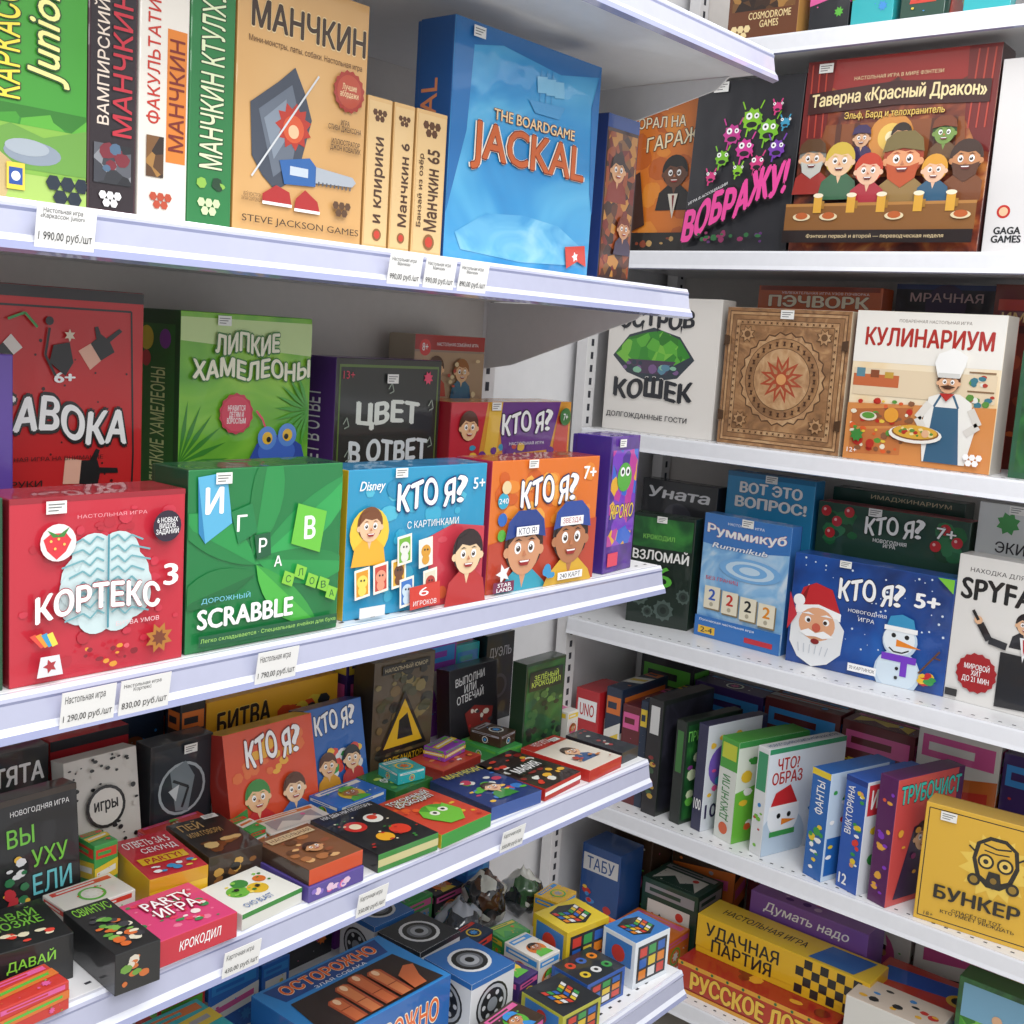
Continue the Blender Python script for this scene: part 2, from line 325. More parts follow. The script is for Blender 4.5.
b.r(0,0,1,.08,'#1f4f9e').r(.04,.1,.96,.95,'crowd').head(.4,.32,.22,'#e0a878','#2a1210',body='#8a2a1a').head(.66,.66,.18,'#d89c70','#7a2a12',body='#3a2a4a')
G2='board games on the middle shelf'
mk(.468,1.008,L2,.038,.179,.07,0,'#0f4a2c','dark green board game box beside a red one',G2)
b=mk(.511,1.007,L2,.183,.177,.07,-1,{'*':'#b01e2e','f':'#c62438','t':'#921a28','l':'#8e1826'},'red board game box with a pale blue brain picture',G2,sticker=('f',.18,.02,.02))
b.r(0,0,1,.03,'#9c1a2a').g(.03,.05,.97,.97,40,['#bc2034','#d03046'],.02,.05)
for dx,dy,rr in((-.11,-.02,.15),(.11,-.02,.15),(-.07,-.14,.13),(.07,-.14,.13),(-.14,.1,.13),(.14,.1,.13),(-.06,.18,.11),(.06,.18,.11),(0,0,.18),(-.17,.03,.1),(.17,.03,.1)): b.c(.52+dx,.48+dy,rr,'#cfe4e6')
for q in range(8):
    for sg in(-1,1):
        y0=.25+q*.058; e=.21+.05*math.sin(q); b.l([(.52+sg*.02,y0),(.52+sg*.06,y0-.022),(.52+sg*.1,y0+.018),(.52+sg*.14,y0-.014),(.52+sg*e,y0+.018)],.01,'#74aeb8')
b.l([(.52,.22),(.52,.74)],.012,'#4a92a2').c(.24,.24,.1,'#f6ecec').p([(.16,.22),(.2,.19),(.28,.19),(.31,.23),(.28,.29),(.23,.33),(.18,.28)],'#e0303c').p([(.18,.17),(.24,.2),(.3,.16),(.27,.21),(.21,.21)],'#3b8a34')
for x,y in((.2,.23),(.24,.22),(.27,.25),(.22,.27)): b.c(x,y,.008,'#f8d060',n=6)
b.t('НАСТОЛЬНАЯ ИГРА',.34,.1,.74,.12,'#e8a0a8').t('КОРТЕКС',.12,.48,.82,.62,W,'#a81a2c',ow=.05,b=.04,arc=.3).t('3',.85,.42,.93,.54,W,b=.03).t('БИТВА УМОВ',.56,.71,.82,.735,'#f0d0d4')
b.c(.86,.2,.09,'#2a1a30').t('6 НОВЫХ\nВИДОВ\nЗАДАНИЙ',.79,.15,.93,.25,W).star(.82,.84,.09,'#b8782a',8,.6).star(.82,.84,.05,'#7a3a1c',8,.6).p([(.14,.84),(.24,.84),(.26,.95),(.12,.95)],'#e8e8ec').star(.19,.895,.04,'#b02a34',5,.5)
for i,cc in enumerate(('#e84a3a','#f0a030','#3aa0d0','#f0e050')): b.p([(.08+i*.03,.72),(.11+i*.03,.71),(.17+i*.02,.78),(.14+i*.02,.79)],cc)
b.g(.3,.82,.7,.97,12,['#e8a030','#8a1424','#e8606a'],.01,.03)
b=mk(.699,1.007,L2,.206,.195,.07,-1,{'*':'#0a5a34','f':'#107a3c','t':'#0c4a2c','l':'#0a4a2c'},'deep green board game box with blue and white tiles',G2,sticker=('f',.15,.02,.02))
def leaf(x0,y0,x1,y1,wd,col,c2):
    dx,dy=x1-x0,y1-y0; L=math.hypot(dx,dy); nx,ny=-dy/L*wd,dx/L*wd; A_=[];B_=[]
    for k in range(9):
        t=k/8; s_=math.sin(math.pi*t)**.8; A_.append((x0+dx*t+nx*s_,y0+dy*t+ny*s_)); B_.append((x0+dx*t-nx*s_*.5,y0+dy*t-ny*s_*.5))
    b.p(A_+B_[::-1],col); b.p(A_+[(x0+dx*t/8,y0+dy*t/8) for t in range(8,-1,-1)],c2)
leaf(.4,.55,1.1,.05,.16,'#1f9048','#2aa652'); leaf(.42,.52,1.1,.6,.14,'#18843f','#239a4a'); leaf(.4,.5,.5,-.2,.14,'#15793a','#1f8f46'); leaf(.42,.55,-.1,.25,.14,'#16803e','#209648'); leaf(.42,.6,-.1,.75,.12,'#0c6a34','#15793a'); leaf(.42,.55,.85,.95,.12,'#34a040','#4cb844')
b.p([(.05,.04),(.22,.02),(.26,.3),(.1,.4)],'#5cb4dc').p([(.05,.04),(.1,.4),(.06,.34)],'#2a84b8').t('И',.1,.1,.2,.24,W,b=.03).p([(.25,.24),(.38,.2),(.42,.36),(.3,.42)],'#148044').t('Г',.29,.26,.35,.35,W).p([(.4,.38),(.5,.37),(.51,.5),(.42,.52)],'#0a5a34').t('Р',.43,.4,.48,.48,W).p([(.68,.22),(.88,.28),(.84,.52),(.64,.45)],'#6cc83e').t('В',.73,.3,.8,.43,W,b=.03)
b.t('А',.53,.51,.58,.57,W).t('ДОРОЖНЫЙ',.08,.69,.38,.73,'#7fd0e8').t('SCRABBLE',.06,.76,.66,.865,W,b=.035)
for x,y,ch in((.6,.6,'С'),(.68,.57,'Л'),(.76,.63,'О'),(.84,.66,'В'),(.9,.72,'А')): b.p([(x,y),(x+.07,y+.03),(x+.05,y+.1),(x-.02,y+.07)],'#8ad040').t(ch,x+.008,y+.03,x+.042,y+.072,'#0a5a34')
b.r(.06,.9,.97,.96,'#0a5a34').t('Легко складывается · Специальные ячейки для букв',.07,.915,.96,.945,'#a8e070')
def kto(b,x0=.22,y0=.06,x1=.74,y1=.28,out='#10285a'):
    w=x1-x0; q=x0+w*.86; ty=-(x1-(x0+x1)/2)*.05
    b.t('КТО Я',x0,y0,q-w*.04,y1,W,out,ow=.07,b=.04,tilt=.05,wv=.09)
    return b.t('?',q,y0+ty-.01,x1,y1+ty,W,out,ow=.035,b=.022)
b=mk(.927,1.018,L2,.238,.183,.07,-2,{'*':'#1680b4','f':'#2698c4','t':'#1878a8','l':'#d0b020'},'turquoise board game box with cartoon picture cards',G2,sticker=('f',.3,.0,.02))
b.g(.02,.03,.98,.95,30,['#38acd0','#1c8cb8','#50bcd8'],.03,.1).p([(.56,.5),(.75,.42),(1,.46),(1,1),(.6,1)],'#d03c4c').g(.62,.46,1,1,8,['#d8505e','#e06840'],.04,.08)
b.t('Disney',.07,.08,.24,.16,W,skew=.3); kto(b,.33,.1,.83,.28,'#0c2a6a').t('С КАРТИНКАМИ',.4,.37,.78,.42,W,'#0c3a7a').t('5+',.88,.1,.97,.18,W)
b.c(.14,.42,.17,'#f0cc3a').head(.14,.38,.1,'#f4c8a0','#7a4520',body='#f4b52a')
for i,(x,y,cc,c2) in enumerate(((.04,.66,'#e8a020','#f6e060'),(.16,.64,'#d04838','#f0a080'),(.28,.62,'#e8b030','#704020'),(.34,.76,'#3b78c8','#cfe4f4'),(.46,.5,'#f0f0e8','#e0a030'),(.5,.72,'#e8e0c8','#b83a30'),(.3,.46,'#78b83a','#e8e8e0'))): b.p([(x,y),(x+.1,y-.02),(x+.11,y+.18),(x+.01,y+.2)],'#fff8e8').p([(x+.012,y+.015),(x+.09,y),(x+.098,y+.165),(x+.02,y+.18)],cc).c(x+.055,y+.08,.045,c2).c(x+.055,y+.14,.035,c2).c(x+.045,y+.07,.008,'#222',n=6).c(x+.065,y+.07,.008,'#222',n=6)
b.p([(.4,.82),(.62,.8),(.63,.96),(.41,.98)],'#d83a2a').t('6',.47,.83,.54,.89,W,b=.03).t('ИГРОКОВ',.43,.92,.6,.955,W).head(.82,.64,.14,'#f2d2a8','#2a1a1c',body='#c02a2a').r(.05,.9,.22,.97,'#f0f0f0')
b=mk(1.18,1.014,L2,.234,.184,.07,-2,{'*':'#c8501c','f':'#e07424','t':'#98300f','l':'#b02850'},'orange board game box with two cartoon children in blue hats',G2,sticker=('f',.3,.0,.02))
b.g(.02,.04,.98,.6,30,['#e88c30','#d05e1a','#f0a844'],.04,.11).p([(0,.62),(.4,.55),(1,.5),(1,1),(0,1)],'#c0442c').t('7+',.84,.08,.96,.18,W,b=.03)
kto(b,.26,.15,.78,.35); b.c(.1,.3,.06,'#30a8c8').c(.1,.44,.05,'#2a6ac0').c(.12,.2,.05,'#e8d0a0').c(.1,.56,.045,'#5ab040').t('240',.06,.28,.14,.32,W)
b.head(.3,.68,.2,'#d89a72','#3a2014','#24418c',body='#2aa0b8').head(.72,.64,.2,'#b87850','#281410','#2a4a9c',body='#e0b030').r(.2,.5,.4,.57,W).t('КТО Я?',.22,.51,.38,.56,'#10285a').r(.6,.46,.82,.53,W).t('ЗВЕЗДА',.62,.47,.8,.52,'#b02020').star(.1,.84,.08,'#f4f4f4',5,.45).r(.02,.9,.2,.98,'#7a1c4a').t('STAR\nLAND',.05,.91,.18,.975,W).r(.6,.9,.84,.96,W).t('240 КАРТ',.62,.91,.82,.95,'#223').g(.4,.8,.6,.96,5,['#f0c030','#3a9ad0'],.03,.06)
b=mk(1.441,1.005,L2,.09,.211,.07,6,{'*':'#4a2a8c','f':'violetart','l':'#3a2280','t':'#57389a'},'narrow purple card game box at the shelf end',G2,sticker=('f',.2,.02,.02))
b.r(.06,.1,.94,.8,'party').t('КРОКО',.1,.5,.9,.6,'#f0d040','#2a1060',skew=.2).c(.5,.3,.25,'#5ab040').c(.42,.26,.08,W).c(.6,.26,.08,W).c(.42,.26,.04,'#111').c(.6,.26,.04,'#111').r(.1,.85,.45,.95,'#e83a5a')
b=mk(.47,1.15,L2,.118,.30,.06,0,{'*':'#5b3f9c'},'purple board game box with a pale emblem',G2); b.c(.85,.5,.1,'#c8b8e8').t('ИГРА',.5,.75,.95,.8,W)
b=mk(.545,1.22,L2,.236,.372,.06,0,{'*':'#a81418','t':'#1a1a1c','f':'#cc1c20'},'large red board game box with dotted hand pictograms',G2)
b.r(0,0,1,.035,'#1c1416').l([(.05,.06),(.93,.06),(.95,.5),(.93,.95)],.01,'#1a1014')
R_=random.Random(4)
for i in range(40): b.c(.06+.85*R_.random(),.08+.88*R_.random(),.004+R_.random()*.005,'#3a0c10',n=8); b.ly-=.6
b.ly+=.6
def hand(b,x,y,s,col,a=0,cuff='#f0b8a0'):
    ca,sa=math.cos(a),math.sin(a); k=b.fw/b.fh
    T=lambda P:[(x+s*(px*ca-py*sa),y+s*k*(px*sa+py*ca)) for px,py in P]
    b.p(T([(-1,-.45),(-.3,-.4),(-.3,.4),(-1,.45)]),cuff); b.p(T([(-.4,-.4),(.2,-.45),(.3,-.2),(1,-.22),(1.05,-.05),(.35,.0),(.3,.45),(-.4,.4)]),col); b.p(T([(-.1,-.4),(.1,-.85),(.25,-.8),(.15,-.35)]),col)
hand(b,.78,.17,.12,'#141014',-.6); hand(b,.72,.555,.14,'#141014',.1); hand(b,.28,.2,.09,'#141014',2.4,'#e8e0d8')
b.t('6+',.53,.25,.63,.28,W,b=.04).t('ТАВОКА',.24,.34,.9,.44,W,'#1a1014',ow=.1,tilt=-.12,b=.04,wv=.12,skew=.12).t('ДУШЕВНАЯ ИГРА НА ВНИМАНИЕ',.2,.5,.78,.515,'#2a0c0e')
b.p([(.6,.16),(.62,.22),(.58,.26),(.5,.22),(.52,.17)],'#141014').c(.5,.1,.02,'#141014').l([(.5,.12),(.48,.2),(.53,.26)],.012,'#141014').star(.6,.14,.03,'#e8d8c0',6,.5).t('РУКИ\nВСЕМ!',.3,.57,.48,.61,'#2a0c0e').l([(.3,.1),(.38,.08),(.44,.12)],.012,'#3a9a4a')
b=mk(.831,1.22,L2,.204,.356,.10,0,{'*':'#2b6f1c','f':'jungle','l':'#1d4a1e','t':'#2f6f24'},'lime green board game box with a blue lizard and leaves',G2,sticker=('f',.25,.01,.02))
b.p([(0,.02),(1,.02),(1,.14),(0,.1)],'#cce49c')
for k in range(11):
    a=-1.4+k*.27; b.p([(.0,.52),(.18*math.cos(a-.05),.52+.12*math.sin(a-.05)),(.36*math.cos(a),.52+.22*math.sin(a)),(.18*math.cos(a+.12),.52+.12*math.sin(a+.12))],'#2f8420')
for k in range(10):
    a=1.8+k*.28; b.p([(.98,.34),(.98+.14*math.cos(a-.1),.34+.08*math.sin(a-.1)),(.98+.28*math.cos(a),.34+.16*math.sin(a)),(.98+.14*math.cos(a+.1),.34+.08*math.sin(a+.1))],'#42a22c')
b.t('ЛИПКИЕ',.24,.07,.72,.135,'#f6f2d8','#2c7a22',ow=.09,b=.04,wv=.13).t('ХАМЕЛЕОНЫ',.08,.16,.97,.225,'#f6f2d8','#2c7a22',ow=.08,b=.04,wv=.13).star(.4,.35,.13,'#c82442',14,.92).c(.4,.35,.11,'#d83a56').t('НРАВИТСЯ\nДЕТЯМ И\nВЗРОСЛЫМ',.33,.32,.47,.385,W)
b.l([(.55,.34),(.6,.37),(.64,.42),(.7,.46)],.014,'#e84060').p([(.5,.52),(.56,.46),(.66,.43),(.8,.43),(.92,.47),(.96,.54),(.88,.62),(.6,.62)],'#2448a8').c(.72,.49,.15,'#3a68cc',.09).c(.64,.44,.075,'#5a90e0').c(.8,.43,.075,'#5a90e0').c(.64,.44,.04,'#f0c030').c(.8,.43,.04,'#f0c030').c(.65,.445,.018,'#111').c(.79,.435,.018,'#111').p([(.62,.52),(.82,.52),(.76,.56),(.68,.56)],'#e85a20').g(.58,.5,.9,.62,14,['#6aa0f0','#e86a2a','#1a3480'],.012,.025)
b.on('l').r(.1,.05,.9,.9,'#2d6a26').t('ЛИПКИЕ ХАМЕЛЕОНЫ',.4,.2,.7,.6,'#d8e8a0',rot=90).c(.3,.1,.15,'#d8c030').c(.7,.1,.12,'#8a40a0').c(.3,.17,.1,'#c83a3a')
b=mk(1.08,1.22,L2,.209,.307,.08,0,{'*':'#6a3b8e','f':'#23251f','l':'#5a3280','t':'#6d428e'},'black chalkboard style board game box with purple edges',G2,sticker=('f',.45,.07,.022))
b.r(.03,.03,.97,.97,'#5d7a34').r(.042,.042,.958,.958,'#232824').t('ЦВЕТ',.2,.2,.78,.32,'#e6ece4',b=.05,wv=.06).t('В ОТВЕТ',.14,.38,.88,.48,'#e0e8ec',b=.05,wv=.06).t('НАСТОЛЬНАЯ ИГРА',.24,.54,.76,.56,'#b8c0b8').t('13+',.06,.06,.16,.095,'#e03a5a').star(.86,.085,.05,'#e8406a',8,.6).g(.05,.6,.95,.9,20,['#3a4a40','#46305a'],.03,.07)
for x,y in((.1,.3),(.9,.22),(.12,.45),(.9,.4),(.5,.14)): b.l([(x-.03,y),(x,y-.03),(x+.02,y+.01),(x-.02,y+.02)],.008,'#9aa89a')
b.on('l').t('ЦВЕТ В ОТВЕТ',.25,.15,.7,.55,W,rot=90)
b=mk(1.32,1.31,L2,.165,.345,.06,0,{'*':'#b8a890','f':'#a08a78','t':'#d8d0c8'},'small tan board game box with children pictures',G2)
b.r(0,.08,1,.6,'#b89878').r(0,0,1,.07,'#b02a2a').c(.14,.06,.08,'#e03030').t('8+',.1,.04,.18,.075,W).t('НАСТОЛЬНАЯ СЕМЕЙНАЯ ИГРА',.3,.03,.9,.05,W).head(.3,.16,.1,'#f0c090','#5a3018',body='#c04030').head(.65,.17,.1,'#f0c090','#a06020',body='#3a6a8a').g(.4,.09,.98,.3,10,['#e8d0a0','#c04030','#4a6a8a'],.02,.04)
b=mk(1.293,1.2,L2,.298,.247,.08,0,{'*':'#b8202e','f':'#c8283a','l':'#a01828','t':'#c89040'},'red and yellow board game box with bold white lettering',G2,sticker=('f',.3,.0,.022))
b.p([(0,.0),(.28,0),(.2,.5),(0,.5)],'#c82434').p([(.28,0),(1,0),(1,.5),(.2,.5)],'#e09a2c').p([(.35,0),(.9,0),(.82,.32),(.42,.34)],'#6a2a8a').p([(.3,.0),(.4,.0),(.36,.4),(.26,.4)],'#f0c040').p([(.88,.1),(.98,.05),(.98,.4),(.84,.38)],'#d04838').g(.05,.25,.95,.5,24,['#f0c040','#6a2a8a','#d04838','#3a9ac0'],.02,.05); kto(b,.4,.07,.82,.2,'#2a1030').t('НАСТОЛЬНАЯ ИГРА',.46,.26,.76,.28,W).head(.13,.16,.08,'#f0c090','#5a3018').c(.93,.1,.06,'#3a7a3a').t('7+',.91,.08,.95,.125,W)
# ---- lower shelf
G3='small card games on the lower shelf'
def sm(*a,**k):
    k.setdefault('lid',False); k.setdefault('name','card_game_box'); k.setdefault('cat','card game'); k.setdefault('bev',.0008); return Box(*a,**k)
b=sm(.60,1.3,L3,.11,.15,.04,0,'#17181c','black card game box with white lettering',G3); b.t('КОТЯТА',.06,.12,.94,.28,W,b=.03).g(.1,.5,.9,.9,14,['#c03a2a','#f0c040','#888'],.04,.1)
b=sm(.728,1.33,L3,.111,.139,.03,0,'#b81e28','red card game box with a black edge',G3); b.r(.0,0,1,.1,'#2a2a30').t('6',.12,.2,.25,.38,W).r(.4,.2,.85,.4,'#7a1218').g(.1,.5,.9,.9,9,['#e8b040','#fff','#7a1218'],.04,.1)
b=sm(.711,1.25,L3,.1,.13,.03,0,{'*':'#dcd8d0'},'white card game box covered with black doodles',G3,lean=8)
for i in range(70): b.g(.0,.0,1,1,1,['#1b1b1d','#1b1b1d','#dcd8d0'],.015,.04); b.ly-=.8
b.c(.5,.5,.27,'#1b1b1d').c(.5,.5,.23,'#e8e4dc').t('игры',.34,.44,.66,.56,'#1b1b1d',b=.03)
b=sm(.821,1.25,L3,.095,.132,.035,0,'#1a2026','dark card game box with a pale round emblem',G3,sticker=('f',.5,.05,.02)); b.r(.06,.06,.94,.94,'#232b33').c(.5,.5,.38,'#aeb8bc').c(.5,.5,.34,'#2a333a').p([(.3,.3),(.55,.22),(.7,.4),(.6,.75),(.4,.72)],'#7a868c').l([(.35,.4),(.6,.5),(.5,.7)],.04,'#1a2026').p([(.28,.5),(.45,.45),(.4,.62)],'#d0d8da')
b=mk(.947,1.31,L3,.242,.150,.06,0,{'*':'#e0901c','t':'#f0b030','l':'#c86418'},'orange and yellow board game box behind card boxes',G3); b.r(0,0,1,.5,'#f0b020').t('БИТВА',.08,.12,.46,.32,'#2a1810','#f4d060',tilt=.05,b=.04).g(.5,.1,.95,.5,14,['#f0d040','#2a2a30','#e05020'],.05,.15)
b=sm(.913,1.2,L3,.152,.128,.04,0,{'*':'#c8341c','f':'#e04c24','t':'#e0b030','l':'#a82a1c'},'red card game box with cartoon children leaning backward',G3,lean=12); b.g(.02,.02,.98,.6,18,['#f0b030','#e87030'],.05,.13); kto(b,.22,.1,.83,.38,'#7a1a10').head(.3,.74,.15,'#f0c090','#3a8a3a',body='#c8282a').head(.7,.76,.14,'#f0c8a0','#5a3018',body='#3a6ab0').p([(.0,.85),(.15,.8),(.15,1),(0,1)],'#3a8a3a')
b=sm(1.068,1.22,L3,.11,.125,.035,0,{'*':'#20509a','f':'#2866b4','l':'#183a78'},'blue card game box with red and yellow splashes',G3,lean=12); kto(b,.15,.08,.85,.3).g(.05,.45,.95,.97,24,['#e04030','#f0c030','#3aa050','#e8e8e8'],.05,.12).head(.3,.7,.14,'#f0c090','#5a3018',body='#e0a030').head(.7,.68,.14,'#f0c8a0','#1a1a1a',body='#c03a3a')
b=sm(1.194,1.235,L3,.132,.180,.045,0,{'*':'#5a4a34','l':'#2a231a'},'dark camouflage card game box with a yellow warning triangle',G3); b.g(0,0,1,1,60,['#2a2a22','#7a6238','#4a4a30','#8a7a4a'],.04,.12).r(.12,.04,.9,.12,'#1a1610').t('НАПОЛЬНЫЙ ЮМОР',.16,.055,.86,.1,'#d8c8a0').p([(.5,.3),(.9,.82),(.1,.82)],'#16140e').p([(.5,.37),(.82,.78),(.18,.78)],'#e8b818').p([(.42,.55),(.55,.5),(.6,.6),(.66,.72),(.4,.72)],'#16140e').r(.14,.85,.88,.96,'#1a1610').t('ДОЛБАНАТОР',.18,.87,.84,.94,'#e8b818')
b=sm(1.374,1.235,L3,.12,.131,.03,0,'#1e1c22','black card game box with white lettering and red sketch',G3,lean=5); b.t('ВЫПОЛНИ\nИЛИ\nОТВЕЧАЙ',.12,.1,.72,.44,'#e8e8e8',tilt=.1).p([(.3,.6),(.5,.52),(.9,.6),(.8,.9),(.4,.92)],'#8a2a24').g(.3,.55,.9,.92,9,['#c82a30','#e8e0d0','#3a3a40'],.03,.08)
b=sm(1.516,1.29,L3,.075,.16,.035,0,'#14161a','black card game box with a faint grey title',G3); b.t('ДУЭЛЬ',.1,.15,.9,.28,'#a8a8b0').c(.5,.6,.3,'#3a3c44').c(.5,.6,.22,'#14161a')
b=sm(1.455,1.15,L3,.106,.152,.03,0,'#1f3a24','dark green card game box with a crocodile pattern',G3); b.r(.03,.03,.97,.97,'greenart').g(.02,.3,.98,.95,30,['#12261a','#3c6a34','#5a8a40'],.04,.1).r(.08,.1,.92,.32,'#16241a').t('ЗЕЛЁНЫЙ\nКРОКОДИЛ',.14,.13,.86,.29,'#c8e060')
b=sm(.579,1.165,L3,.099,.143,.03,0,'#16181a','black card game box with green and red lettering',G3,lean=6); b.r(0,.0,1,.05,'#3a2a1a').t('НОВОГОДНЯЯ ИГРА',.2,.1,.9,.15,W).t('ВЫ',.15,.24,.46,.38,'#7ad040').t('УХУ',.42,.44,.85,.58,'#7ad040').t('ЕЛИ',.42,.64,.88,.8,'#6ac8d0').g(.05,.42,.38,.92,20,['#c8303a','#2a7a4a','#e8e8e8','#f0c040'],.03,.08).t('для весёлой компании',.3,.86,.92,.91,'#c8c8c8')
def lab(c,x): return c+' flat card game box '+x
b=sm(.52,1.045,L3,.074,.05,.09,-8,{'*':'#141618'},lab('black','with green and red lettering'),G3); b.t('ДАВАЙ',.1,.2,.75,.5,'#8ad040').t('ПОЗЖЕ',.1,.58,.6,.85,'#e04030'); b.on('t').t('ДАВАЙ\nПОЗЖЕ',.1,.12,.8,.55,'#7ac040').g(.1,.6,.9,.95,10,['#e04030','#e8e0c0'],.04,.1)
b=sm(.604,.975,L3,.05,.045,.115,-4,{'*':'#17191c'},lab('black','with small green and orange pictures'),G3); b.g(.06,.1,.94,.9,12,['#c86a2a','#6a9a3a','#d8d0c0'],.06,.16); b.on('t').t('СВИНТУС',.1,.05,.9,.2,'#8ad040').g(.08,.24,.92,.95,34,['#5a9a3a','#d86a2a','#e8e0c8','#3a3a40','#7ab04a'],.06,.16)
b=sm(.718,1.091,L3,.072,.045,.115,-9,{'*':'#e8b820','t':'#c82436','r':'#d8a81c'},lab('red and yellow','with bold white lettering'),G3); b.r(0,.0,1,.35,'#d09812').g(.1,.42,.9,.95,8,['#3a7ac0','#d03a2a','#fff'],.08,.2); b.on('t').t('ОТВЕТЬ ЗА 5',.12,.1,.9,.26,W).t('СЕКУНД',.3,.32,.9,.46,W).r(.1,.54,.9,.7,'#f0c020').t('PARTY!',.2,.57,.8,.68,'#b81c28').g(.05,.75,.95,.97,10,['#3a9ad0','#f0e040','#fff'],.04,.09)
b=sm(.8,1.093,L3,.073,.045,.111,-7,{'*':'#3a2a1e','t':'#2a2420'},lab('dark brown','with amber lettering'),G3,sticker=('t',.6,.05,.02)); b.g(.04,.1,.96,.9,10,['#8a5a2a','#c89a4a','#1a1410'],.08,.2); b.on('t').g(.04,.55,.96,.96,12,['#8a5a2a','#704018','#e0c080'],.06,.15).t('ПЕЙ',.1,.06,.5,.28,'#c8a060').t('ИЛИ ГОВОРИ',.1,.36,.7,.48,'#c8a060')
b=sm(.657,.99,L3,.106,.03,.095,-1,{'*':'#d02a54','t':'#dc4078','f':'#c8283c'},lab('pink and red','with white party lettering'),G3); b.t('КРОКОДИЛ',.3,.28,.8,.72,W,skew=.2); b.on('t').g(.02,.02,.98,.98,50,['#f080a0','#e83a5a','#f8e8e4','#3a8a50'],.02,.07).t('PARTY\nИГРА',.3,.16,.85,.58,W,'#b01840',ow=.08)
b=sm(.774,.994,L3,.092,.02,.081,4,{'*':'#e0e0d8','t':'#ecece4'},lab('white','with green vegetable pictures'),G3); b.r(0,0,1,.3,'#3a8a3a'); b.on('t').c(.35,.45,.17,'#6ab43a').c(.6,.55,.16,'#e0b828').c(.5,.28,.13,'#3a8a3a').c(.78,.35,.1,'#d87028').g(.15,.15,.9,.7,14,['#3a7a2a','#8ac850','#f0d860'],.02,.05).t('OVO BLAST',.15,.8,.6,.92,'#3a6ab0').c(.35,.42,.04,'#111').c(.62,.52,.04,'#111')
b=sm(.87,.993,L3,.088,.02,.109,0,{'*':'#5a4a9a','t':'#5a4a9a'},lab('purple','beneath a brown one'),G3); b.g(.02,.1,.98,.9,14,['#8a70c8','#e8c8e0','#e86a9a'],.15,.35)
b=sm(.872,.996,L3+.0204,.086,.02,.106,0,{'*':'#3a2418','t':'#7a4c2c','f':'#d04c1e'},'brown card game box with copper artwork on a purple one',G3); b.on('t').g(.03,.03,.97,.97,30,['#a86a3a','#5a3418','#d8a870','#8a4a2a'],.04,.12).r(.1,.1,.9,.24,'#d0b890').t('НАСТОЛЬНАЯ',.14,.13,.86,.21,'#4a2010').head(.5,.6,.14,'#c89060','#3a1a0c')
b=sm(.984,.995,L3,.106,.025,.137,-2,{'*':'#1c1614','t':'#16181c','f':'#3a8a3a'},lab('black','with red and yellow circles'),G3); b.r(0,.3,1,.7,'#d0c890'); b.on('t').c(.3,.4,.15,'#c82a22').c(.3,.4,.08,'#f0e0c0').c(.65,.35,.13,'#e8e8e0').c(.65,.33,.07,'#d83a22').c(.7,.7,.14,'#d83a22').c(.4,.75,.12,'#e8a820').g(.05,.2,.95,.95,22,['#3a8a3a','#e8e0c0','#b82a22'],.015,.04).t('НИ ДВА НИ ПОЛТОРА',.1,.05,.9,.13,W)
b=sm(1.095,.99,L3,.105,.02,.130,2,{'*':'#c8b020','t':'#cc442c','f':'#3a9a3a'},lab('red and green','with a green slime shape'),G3); b.on('t').g(.02,.02,.98,.98,30,['#e0b830','#b82a1c','#e8602a'],.03,.08).c(.5,.62,.28,'#4a9a26').p([(.2,.6),(.3,.45),(.4,.55),(.5,.4),(.6,.55),(.75,.45),(.8,.7),(.6,.9),(.35,.88)],'#70c038').c(.42,.6,.07,'#f0f0e0').c(.6,.58,.07,'#f0f0e0').c(.42,.6,.03,'#111').c(.6,.58,.03,'#111').t('ТОКСИЧНЫЙ\nКРОКОДИЛ',.12,.07,.88,.3,W,'#2a5a10')
b=sm(1.213,1.005,L3,.107,.02,.128,-3,{'*':'#1c2a5a','t':'#1e3470','f':'#3a5aa0'},lab('dark blue','with green and white artwork'),G3); b.on('t').g(.03,.22,.97,.97,30,['#5ab03a','#c83a5a','#e8e8e0','#3a7ac8','#f0c040'],.04,.1).head(.5,.6,.13,'#e8b890','#3a2414',body='#3a8a3a').t('МАНЧКИН',.15,.05,.85,.17,'#e8e060')
b=sm(1.327,.998,L3,.1,.02,.135,5,{'*':'#b8281c','t':'#2a1a18','f':'#b81c1c'},lab('black and red','with yellow and white pictures'),G3); b.r(0,.3,1,.6,W); b.on('t').g(.03,.03,.97,.97,34,['#d83a22','#e8b030','#e8e8e0','#8a1c18'],.04,.11).r(.12,.36,.88,.6,'#1a1210').t('МАФИЯ',.2,.4,.8,.56,W)
b=sm(1.44,.999,L3,.094,.02,.135,3,{'*':'#c02a22','t':'#e4dacc'},lab('red and white','with a small figure drawing'),G3,sticker=('t',.6,.1,.02)); b.on('t').r(0,0,1,.2,'#c02a22').head(.5,.5,.16,'#e8b890','#3a2414',body='#3a5a8a').g(.1,.6,.9,.95,8,['#c87a3a','#b03a2a'],.03,.08).t('ЧТО ЭТО?',.15,.05,.6,.16,W)
b=sm(1.545,1.011,L3,.05,.02,.114,2,{'*':'#22242a','t':'#2a2c34'},lab('black','at the end of the shelf'),G3); b.on('t').g(.08,.05,.92,.9,9,['#5a5a66','#a03a3a','#c8c8c0'],.05,.12)
b=sm(1.151,1.135,L3,.082,.02,.08,3,{'*':'#2a6a2a','t':'#2c7a34'},lab('green','behind the front row'),G3); b.on('t').g(.05,.05,.95,.95,10,['#5aa03a','#c8e060'],.05,.12).t('ФРУКТЫ',.15,.4,.85,.6,W)
